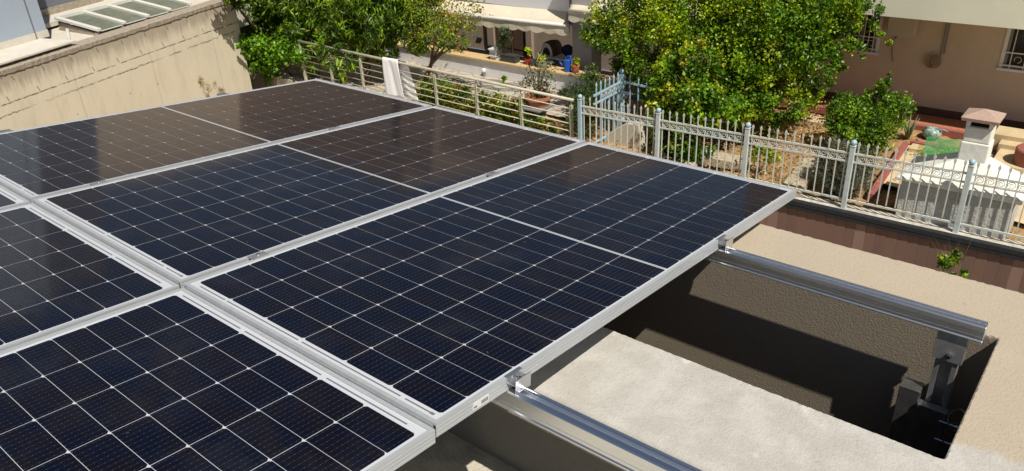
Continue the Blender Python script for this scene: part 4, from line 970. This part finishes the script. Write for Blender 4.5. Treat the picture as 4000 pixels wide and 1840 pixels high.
# ================================================================== LEFT: CONCRETE WALL, TERRACE, LEAN-TO, BLUE BUILDING
E0 = np.array([9.51, 16.12, 0]); e1 = np.array([.95, .312, 0]); e1 /= np.linalg.norm(e1); e2 = np.array([-e1[1], e1[0], 0])
def L3(s, t_, z): return tuple(E0 + e1 * s + e2 * t_ + np.array([0, 0, z]))
ANG = math.atan2(e1[1], e1[0])
def lbox(b, lo, hi):
    (a, c, d), (e, f, g) = lo, hi
    k = [L3(a, c, d), L3(e, c, d), L3(e, f, d), L3(a, f, d), L3(a, c, g), L3(e, c, g), L3(e, f, g), L3(a, f, g)]
    return b.add(k, [(0, 3, 2, 1), (4, 5, 6, 7), (0, 1, 5, 4), (1, 2, 6, 5), (2, 3, 7, 6), (3, 0, 4, 7)])
def att(x, y, t_):
    P = atp(x, y, E0 + t_ * e2, e2); return ((P - E0) @ e1, P[2])
def ats(x, y, z): P = at(x, y, Z=z); return ((P - E0) @ e1, (P - E0) @ e2)
def concrete_wall():
    ZT = -2.18; t = thing('concrete_retaining_wall', 'tall weathered concrete retaining wall with rust streaks and long cracks', 'wall', L3(-4, 0, -6.2))
    # own local frame so the material reads s along and z up
    me = bpy.data.meshes.new('wall'); b = MB(); b.box((-14, 0, -4.0), (0, .28, -.07)); me.from_pydata(b.v, [], b.f); me.materials.append(MAT['cwall'])
    o = bpy.data.objects.new('wall', me); COL.objects.link(o); o.parent = t; o.location = Vector(L3(0, 0, ZT)) - t.location; o.rotation_euler = (0, 0, ANG)
    # rough coping
    me = bpy.data.meshes.new('coping'); n = 260; vs = []; fs = []; g = random.Random(2)
    for i in range(n + 1):
        s = -14 + 14 * i / n; d = .012 * g.random(); e = .02 * g.random()
        vs += [(s, -.012 - d, -.085 - e), (s, -.016 - d, -.02), (s, .0, .0 - d), (s, .30, .0), (s, .30, -.08)]
    for i in range(n):
        for k in range(4): fs.append((i * 5 + k, i * 5 + 5 + k, i * 5 + 6 + k, i * 5 + 1 + k))
    me.from_pydata(vs, [], fs); me.materials.append(MAT['coping']); o = bpy.data.objects.new('coping', me); COL.objects.link(o); o.parent = t; o.location = Vector(L3(0, 0, ZT)) - t.location; o.rotation_euler = (0, 0, ANG)
concrete_wall()
def terrace():
    ZT = -2.10
    b = MB(); lbox(b, (-16, .06, ZT - .025), (-4.45, 9, ZT + .005)); lbox(b, (-16, .22, ZT - .09), (-4.47, 9, ZT - .025)); lbox(b, (-4.45, 2.05, ZT - .09), (9, 9, ZT)); lbox(b, (-4.45, .30, -3), (9, 2.05, ZT - .14)); lbox(b, (-16, .30, -3), (-4.47, 9, ZT - .092))
    o = b.build('terrace', 'terrace'); o['kind'] = 'structure'
    sa, ta = ats(0, 196, ZT); sb, tb = ats(194, 142, ZT); sg, _ = ats(149, 155, ZT)
    t = thing('blue_grey_building', 'blue grey painted building with white base band at the top left corner', 'building', L3(-6, 2, ZT)); tt = (ta + tb) / 2
    b = MB(); lbox(b, (-16, tt, ZT + .13), (sg - .02, 9, 6.2)); lbox(b, (sg + .02, tt, ZT + .13), (sb, 9, 6.2)); lbox(b, (sg - .02, tt + .05, ZT + .13), (sg + .02, 9, 6.2)); b.build('wall', 'bluewall', t)
    b = MB(); lbox(b, (-16, tt - .012, ZT), (sg - .02, tt + .1, ZT + .13)); lbox(b, (sg + .02, tt - .012, ZT), (sb + .012, tt + .1, ZT + .13)); b.build('base_band', 'terrace', t)
    b = MB(); b.tube([L3(sg, tt + .02, ZT), L3(sg, tt + .02, 6.2)], .02, 6); b.build('downpipe', 'darkgrey', t)
    s1, t1 = ats(160, 62, ZT); s2, t2 = ats(405, 8, ZT); t3 = (t1 + t2) / 2
    bh = thing('reflected_house', 'unseen brown house beyond the upper terrace, added for its reflection in the panels', 'house', L3(6, 7, ZT)); b = MB(); lbox(b, (sb + 2.2, 7.5, ZT - 2), (16, 12, 6.4)); b.build('wall', 'pinkwall', bh)  # out-of-view house, added so the far panel reflects brown instead of sky
    t = thing('dark_grey_building', 'dark grey building wall in shade behind the blue grey corner', 'building', L3(0, t3, ZT)); sr = ats(405, 5, ZT)[0]
    b = MB(); lbox(b, (sb + .02, t3, ZT + .15), (sr, 9, 7.0)); b.build('wall', 'darkgrey', t)
    b = MB(); lbox(b, (sb + .02, t3 - .03, ZT), (sr + .03, t3 + .2, ZT + .15)); b.build('base_band', 'coping', t)
terrace()
def lean_to():
    TB, TT = .42, 1.75
    t = thing('skylight_lean_to', 'low lean to of grimy glass panes in white frames above the concrete wall', 'skylight', L3(-3, 1, -2.3))
    bots = [(383, 120), (478, 92), (572, 62), (664, 36), (740, 18)]; tops = [(222, 75), (325, 50), (430, 27), (520, 2), (600, -18)]
    Bp = [Vector(L3(att(x, y, TB)[0], TB, att(x, y, TB)[1])) for x, y in bots]; Tp = [Vector(L3(att(x, y, TT)[0], TT, att(x, y, TT)[1])) for x, y in tops]
    # keep the frame plane: straight lines fitted through the ends
    def fit(Ps):
        a, c = Ps[0], Ps[-1]; n = len(Ps) - 1; return [a.lerp(c, i / n) for i in range(n + 1)]
    B, T = fit(Bp), fit(Tp); up = Vector((0, 0, .025))
    for i in range(4):
        b = MB(); b.add([B[i], B[i + 1], T[i + 1], T[i], B[i] - up * .4, B[i + 1] - up * .4, T[i + 1] - up * .4, T[i] - up * .4], [(0, 1, 2, 3), (7, 6, 5, 4), (0, 4, 5, 1), (1, 5, 6, 2), (2, 6, 7, 3), (3, 7, 4, 0)]); b.build('glass_pane', 'glass', t)
    for i in range(5): MB().beam(B[i] + up + (B[i] - T[i]).normalized() * .05, T[i] + up, .095, .05).build('glazing_bar', 'whitemetal', t, bevel=.004)
    MB().beam(T[0] + up * .9, T[4] + up * .9, .09, .06).build('top_rail', 'whitemetal', t); MB().beam(B[0] - up * .8, B[4] - up * .8, .02, .02).build('bottom_rail', 'whitemetal', t)
    zb = -2.30; b = MB()
    for i in range(5): b.beam(B[i] - up * 1.6 + Vector(e2) * .05, Vector((B[i].x, B[i].y, zb)) + Vector(e2) * .05, .05, .05)
    b.build('post', 'steel', t)
    b = MB(); s0, s1 = (Vector(B[0]) - Vector(E0)).dot(Vector(e1)), (Vector(B[4]) - Vector(E0)).dot(Vector(e1))
    zl = min(B[0].z, B[4].z) - .05
    lbox(b, (s0, TB + .10, zb - .1), (s1, TB + .18, zl)); b.build('front_wall', 'coping', t)
    a = B[0] - up * 2 + Vector(e2) * .12; c = T[0] - up * 2; lo = Vector((0, 0, 1))
    b = MB(); k = Vector(e1) * .05
    b.add([a, c, Vector((c.x, c.y, c.z - .25)), Vector((a.x, a.y, zb)), a + k, c + k, Vector((c.x, c.y, c.z - .25)) + k, Vector((a.x, a.y, zb)) + k], [(0, 1, 2, 3), (7, 6, 5, 4), (0, 4, 5, 1), (1, 5, 6, 2), (2, 6, 7, 3), (3, 7, 4, 0)]); b.build('side_panel', 'coping', t)
    MB().tube([L3(-4.36, .34, -2.22), L3(att(262, 112, .34)[0], .34, att(262, 112, .34)[1])], .03, 7).build('drain_pipe', 'whitemetal', t)
lean_to()

# ================================================================== VEGETATION
def tree(name, label, cat, base, blobs, n, L, W, cols, r, group=None, seed=1, m='leaf', tips=None, **k):
    t = thing(name, label, cat, base, group)
    cs = [at(b[0], b[1], X=b[3]) if b[0] > 100 else np.array(b[:3]) for b in blobs]
    if r: trunk(t, base, [cs[i] for i in (tips or range(min(len(cs), 7)))], r, seed=seed)
    leaves('crown', blobs, n, L, W, t, cols, m, seed=seed, **k); return t
def over(x, y, k, r_):
    P = atp(x, y, E0, e2) + np.array(SUN) * k; return (P[0], P[1], P[2], r_)
def gp(x, y): c = at(x, y, Z=ZG); return (c[0], c[1], ZG)
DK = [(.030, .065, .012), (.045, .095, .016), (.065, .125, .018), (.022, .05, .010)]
YG = [(.14, .19, .012), (.10, .17, .012), (.19, .21, .015), (.06, .12, .012)]
tree('broadleaf_tree', 'long leaved dark green tree behind the cream railing, left of the awning', 'tree', (11.2, 13.6, ZG),
     [(1150, 50, 120, 11.2), (1290, 60, 140, 11.3), (1430, 140, 120, 11.4), (1240, 190, 95, 11.0), (1480, 50, 130, 11.8), (1590, 110, 95, 11.8), (1520, 200, 65, 11.6), (1330, 255, 55, 10.15), (1340, 180, 90, 10.6), (1420, 40, 120, 11), (1360, 310, 28, 10.1), (1200, 120, 100, 10.8), (1180, -60, 140, 11), (1450, -60, 150, 11.4), (1650, 40, 90, 12)],
     14500, .21, .050, [(.055, .10, .02), (.085, .145, .025), (.13, .19, .03), (.03, .06, .012)], .10, seed=11, droop=.6, clump=26, cr=.13, shell=.2)
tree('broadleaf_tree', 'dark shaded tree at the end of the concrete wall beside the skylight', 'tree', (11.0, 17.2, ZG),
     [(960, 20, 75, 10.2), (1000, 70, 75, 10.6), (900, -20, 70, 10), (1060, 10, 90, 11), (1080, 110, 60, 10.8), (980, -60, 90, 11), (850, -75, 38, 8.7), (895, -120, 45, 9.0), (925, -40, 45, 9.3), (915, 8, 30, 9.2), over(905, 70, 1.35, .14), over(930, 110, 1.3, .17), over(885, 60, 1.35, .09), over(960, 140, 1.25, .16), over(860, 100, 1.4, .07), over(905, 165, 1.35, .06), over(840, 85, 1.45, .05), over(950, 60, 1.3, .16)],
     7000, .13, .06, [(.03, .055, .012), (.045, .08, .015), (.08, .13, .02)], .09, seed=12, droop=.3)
tree('ivy_bush', 'bright green round leaved ivy over the end of the concrete wall', 'shrub', (10.6, 15.9, ZG),
     [(990, 175, 35, 9.7), (1020, 200, 45, 9.9), (1060, 230, 45, 10.1), (1010, 245, 38, 9.9), (1130, 195, 42, 10.2), (1060, 290, 28, 10.2), (1170, 215, 28, 10.25), (955, 165, 22, 9.5), (1110, 160, 40, 10.6), over(965, 270, .5, .10), over(985, 310, .45, .09), over(940, 235, .5, .06)],
     3400, .085, .075, [(.07, .15, .02), (.10, .20, .03), (.05, .11, .015)], .03, seed=13, cr=.3, clump=12)
tree('red_tinged_tree', 'slender tree with reddish and yellow leaves left of the awning', 'tree', gp(1660, 318),
     [(1680, 40, 100, 11.9), (1740, 90, 80, 11.8), (1790, 120, 60, 11.8), (1740, 150, 55, 11.7), (1800, 165, 32, 11.7), (1650, 140, 55, 11.8), (1830, 50, 60, 12), (1690, 190, 30, 11.7)],
     3000, .070, .045, [(.11, .15, .02), (.16, .20, .025), (.12, .16, .02), (.26, .12, .06), (.08, .12, .02), (.07, .10, .02)], .055, seed=14, clump=14, cr=.25, shell=.2)
tree('citrus_tree', 'large bright green citrus tree covering the garden behind the iron fence', 'tree', gp(2870, 500),
     [(2420, 110, 120, 12.0), (2520, 40, 130, 12.1), (2380, 170, 70, 11.9), (2560, 180, 130, 11.8), (2680, 90, 170, 12.2), (2470, 250, 75, 12.2), (2820, 40, 190, 12.6), (2340, 90, 75, 12.0), (2430, -30, 120, 12.2), (2620, -40, 160, 12.4), (2340, 160, 55, 11.9), (2560, 300, 90, 12.1), (2430, 290, 50, 12.3)],
     34000, .060, .042, [(.16, .21, .012), (.11, .18, .012), (.22, .24, .013), (.07, .135, .012), (.045, .09, .01)], .12, seed=15, clump=75, cr=.13, shell=.25)
tree('citrus_tree', 'darker green citrus tree merging with the bright one, towards the beige house', 'tree', gp(2950, 470),
     [(2860, 210, 150, 12.2), (3000, 120, 180, 12.6), (3130, 80, 140, 12.9), (3180, 210, 110, 12.9), (3040, 300, 130, 12.4), (2960, 400, 85, 12.2), (3280, 70, 100, 13.2), (3170, 330, 80, 13), (3400, 70, 65, 13.5), (3450, 105, 45, 13.6), (3330, 150, 55, 13.3), (3300, 250, 32, 13.3), (3290, 310, 22, 13.3), (3470, 150, 26, 13.6), (2800, 330, 110, 12.6), (2890, 60, 150, 12.8), (3000, -30, 190, 12.8), (3230, -20, 150, 13.2), (3080, 430, 70, 12.3), (2900, 330, 120, 12.2), (3260, 160, 90, 13.1), (3000, 480, 60, 12.2), (2880, 470, 70, 12.1), (3360, 200, 35, 13.4), (3500, 90, 24, 13.6), (3440, 190, 20, 13.5)],
     52000, .060, .042, [(.05, .105, .015), (.075, .145, .018), (.11, .165, .014), (.035, .075, .012), (.15, .19, .014)], .12, seed=16, clump=80, cr=.13, shell=.25)
tree('flowering_shrub', 'yellow green shrub with pale blossom in front of the big citrus tree', 'shrub', gp(2720, 560),
     [(2640, 270, 80, 11.5), (2700, 220, 50, 11.4), (2760, 190, 35, 11.3), (2620, 380, 95, 11.4), (2730, 340, 95, 11.2), (2790, 430, 80, 11.2), (2700, 460, 80, 11.1), (2560, 440, 55, 11.2), (2880, 430, 60, 11.6), (2660, 540, 50, 11.0), (2720, 580, 45, 10.9), (2590, 520, 45, 11.1)],
     8500, .085, .06, [(.07, .14, .02), (.10, .19, .02), (.17, .23, .03), (.045, .10, .016), (.045, .09, .016), (.08, .15, .02), (.24, .24, .05)], .05, seed=17, clump=45, cr=.18, shell=.2)
tree('dark_shrub', 'low dark shrub behind the second fence bay', 'shrub', gp(2680, 640),
     [(2640, 590, 45, 10.95), (2700, 610, 45, 10.9), (2590, 560, 40, 11), (2570, 620, 22, 10.7), (2760, 590, 30, 11)], 1600, .08, .06, DK, .03, seed=18)
tree('round_bush', 'rounded green vine bush with a tall shoot in front of the beige house', 'bush', gp(3370, 560),
     [(3330, 440, 80, 13), (3420, 400, 60, 13), (3480, 440, 75, 13.1), (3370, 500, 100, 12.7), (3290, 480, 60, 12.7), (3440, 500, 70, 12.8), (3450, 330, 32, 13), (3475, 285, 18, 13), (3490, 255, 10, 13), (3330, 540, 60, 12.5), (3530, 410, 30, 13.2), (3250, 400, 25, 13)],
     15000, .050, .040, [(.05, .105, .02), (.08, .15, .025), (.11, .17, .025), (.04, .08, .016)], .05, seed=19, clump=45, cr=.15, shell=.3)
tree('lavender_bush', 'wiry grey green lavender bush behind the iron fence left of the barbecue', 'bush', gp(3290, 750),
     [(3280, 640, 75, 11.05), (3350, 640, 60, 11.1), (3230, 660, 50, 11.0), (3330, 700, 55, 10.9), (3270, 580, 40, 11.2), (3250, 720, 40, 10.8)],
     9000, .10, .009, [(.10, .12, .075), (.14, .16, .10), (.07, .09, .05), (.12, .10, .07)], .03, seed=20, m='leafdull', cr=.22, up=-.2)
tree('fern_shrub', 'feathery green shrub at the corner post of the iron fence', 'shrub', gp(2290, 480),
     [(2290, 330, 45, 11.3), (2240, 370, 42, 11.1), (2330, 370, 55, 11.2), (2200, 365, 25, 11.1), (2290, 430, 50, 11), (2350, 440, 40, 11), (2320, 300, 28, 11.4), (2250, 440, 35, 10.9), (2300, 490, 35, 10.85), (2240, 480, 30, 10.8), (2530, 470, 22, 10.8), (2560, 520, 26, 10.8)],
     7000, .055, .020, [(.05, .09, .02), (.08, .12, .025), (.035, .065, .014)], .03, seed=21, m='leafdull', cr=.2)
tree('hedge', 'low dry tipped rose hedge under the cream railing', 'hedge', gp(1850, 480),
     [(1660, 360, 40, 10.75), (1720, 375, 50, 10.8), (1790, 400, 55, 10.75), (1860, 425, 50, 10.7), (1930, 440, 45, 10.7), (1990, 440, 45, 10.75), (2060, 470, 40, 10.7), (1700, 420, 45, 10.6), (1900, 400, 40, 10.9), (2110, 490, 35, 10.6), (1640, 400, 30, 10.6), (1960, 480, 35, 10.55), (1820, 450, 35, 10.6), (1690, 350, 35, 10.7), (1760, 360, 40, 10.8), (2030, 420, 38, 10.75), (2150, 510, 30, 10.6), (1900, 470, 45, 10.5), (1740, 450, 45, 10.5), (1670, 330, 30, 10.75), (1820, 380, 40, 10.8), (1950, 410, 40, 10.8), (2000, 500, 40, 10.5)],
     17000, .060, .045, [(.06, .10, .02), (.10, .13, .025), (.04, .07, .016), (.17, .10, .06), (.16, .15, .04), (.05, .085, .02)], .03, seed=22, cr=.22, tips=[0, 2, 4, 6, 8, 9], shell=.3)
tree('sapling', 'small yellow green citrus sapling on bare soil behind the fence', 'tree', gp(2955, 740),
     [(2975, 585, 32, 10.95), (2950, 620, 28, 10.95), (3005, 610, 32, 10.95), (3020, 640, 18, 10.95), (2985, 640, 24, 10.9)], 520, .06, .032, [(.13, .19, .02), (.18, .22, .03), (.09, .14, .02)], .018, seed=23, shell=.2, fork=None) if False else None
t = thing('sapling', 'small yellow green citrus sapling on bare soil behind the fence', 'tree', gp(2950, 725)); c = gp(2950, 725)
bl = [(2975, 575, 32, 11.1), (2948, 605, 26, 11.1), (3005, 600, 30, 11.1), (3020, 630, 18, 11.1), (2985, 630, 22, 11.1)]
trunk(t, c, [at(b[0], b[1], X=b[3]) for b in bl], .016, fork=.45, seed=5); leaves('crown', bl, 520, .06, .032, t, [(.13, .19, .02), (.18, .22, .03), (.09, .14, .02)], seed=23, shell=.2, cr=.3)
t = thing('climbing_plant', 'leafy shoot rising against the brown composite fence', 'plant', (9.3, 1.0, -6.2)); bl = [(3690, 960, 14, 9.4), (3700, 990, 24, 9.4), (3725, 1000, 22, 9.4), (3670, 1005, 14, 9.4), (3700, 1025, 22, 9.35), (3715, 1055, 14, 9.3), (3755, 1060, 10, 9.3), (3760, 1085, 14, 9.3), (3860, 1105, 8, 9.3), (3740, 1075, 12, 9.2), (3765, 985, 8, 9.4)]
trunk(t, (9.3, at(3720, 1100, X=9.3)[1], -6.2), [at(b[0], b[1], X=b[3]) for b in bl], .012, fork=.6, seed=6); leaves('crown', bl, 330, .062, .045, t, [(.05, .09, .025), (.08, .12, .03), (.12, .18, .04)], seed=24, shell=.1, cr=.4)
t = thing('small_shrub', 'slim bright green weed growing on the patio behind the railing', 'plant', gp(1965, 360)); leaves('foliage', [(1965, 310, 9, 12.0), (1965, 330, 9, 12.0), (1968, 350, 10, 12.0)], 160, .07, .05, t, [(.12, .2, .02)], seed=25, shell=.1, cr=.35)
t = thing('dry_weeds', 'dry yellow weeds at the foot of the concrete wall above the far clamp', 'plant', L3(-1.5, -.1, -4.3)); bl = [(800, 335, 30, 0), (840, 350, 25, 0)]
bb = []
for (x, y) in ((790, 330), (825, 345), (855, 335), (810, 355)):
    P = atp(x, y, E0 - e2 * .08, e2); bb.append((P[0], P[1], P[2], .13))
leaves('foliage', bb, 170, .16, .005, t, [(.42, .33, .14), (.5, .4, .2), (.3, .24, .1)], m='leafdull', seed=26, up=0)
b = MB(); g = random.Random(8)
for i in range(26):
    p = gp(*random.choice([(3050, 500), (2950, 560), (3180, 560), (2820, 560), (3450, 600)])); x, y = p[0] + g.uniform(-.7, .7), p[1] + g.uniform(-.7, .7)
leaves('leaf_litter', [(11.5, 4.2, ZG + .02, .9), (12.6, 3.8, ZG + .02, 1.0), (13.4, 3.6, ZG + .02, .8), (11.0, 3.0, ZG + .02, .7), (11.2, 2.4, ZG + .02, .6), (11.1, 5.5, ZG + .02, .7)], 5000, .05, .03, None, [(.30, .19, .08), (.42, .30, .14), (.2, .12, .05), (.16, .17, .06)], m='leafdull', flat=.03, seed=27, shell=0, cr=.3)
o = bpy.data.objects['leaf_litter']; o['kind'] = 'stuff'
for o in bpy.data.objects:
    if '_local' in o: del o['_local']
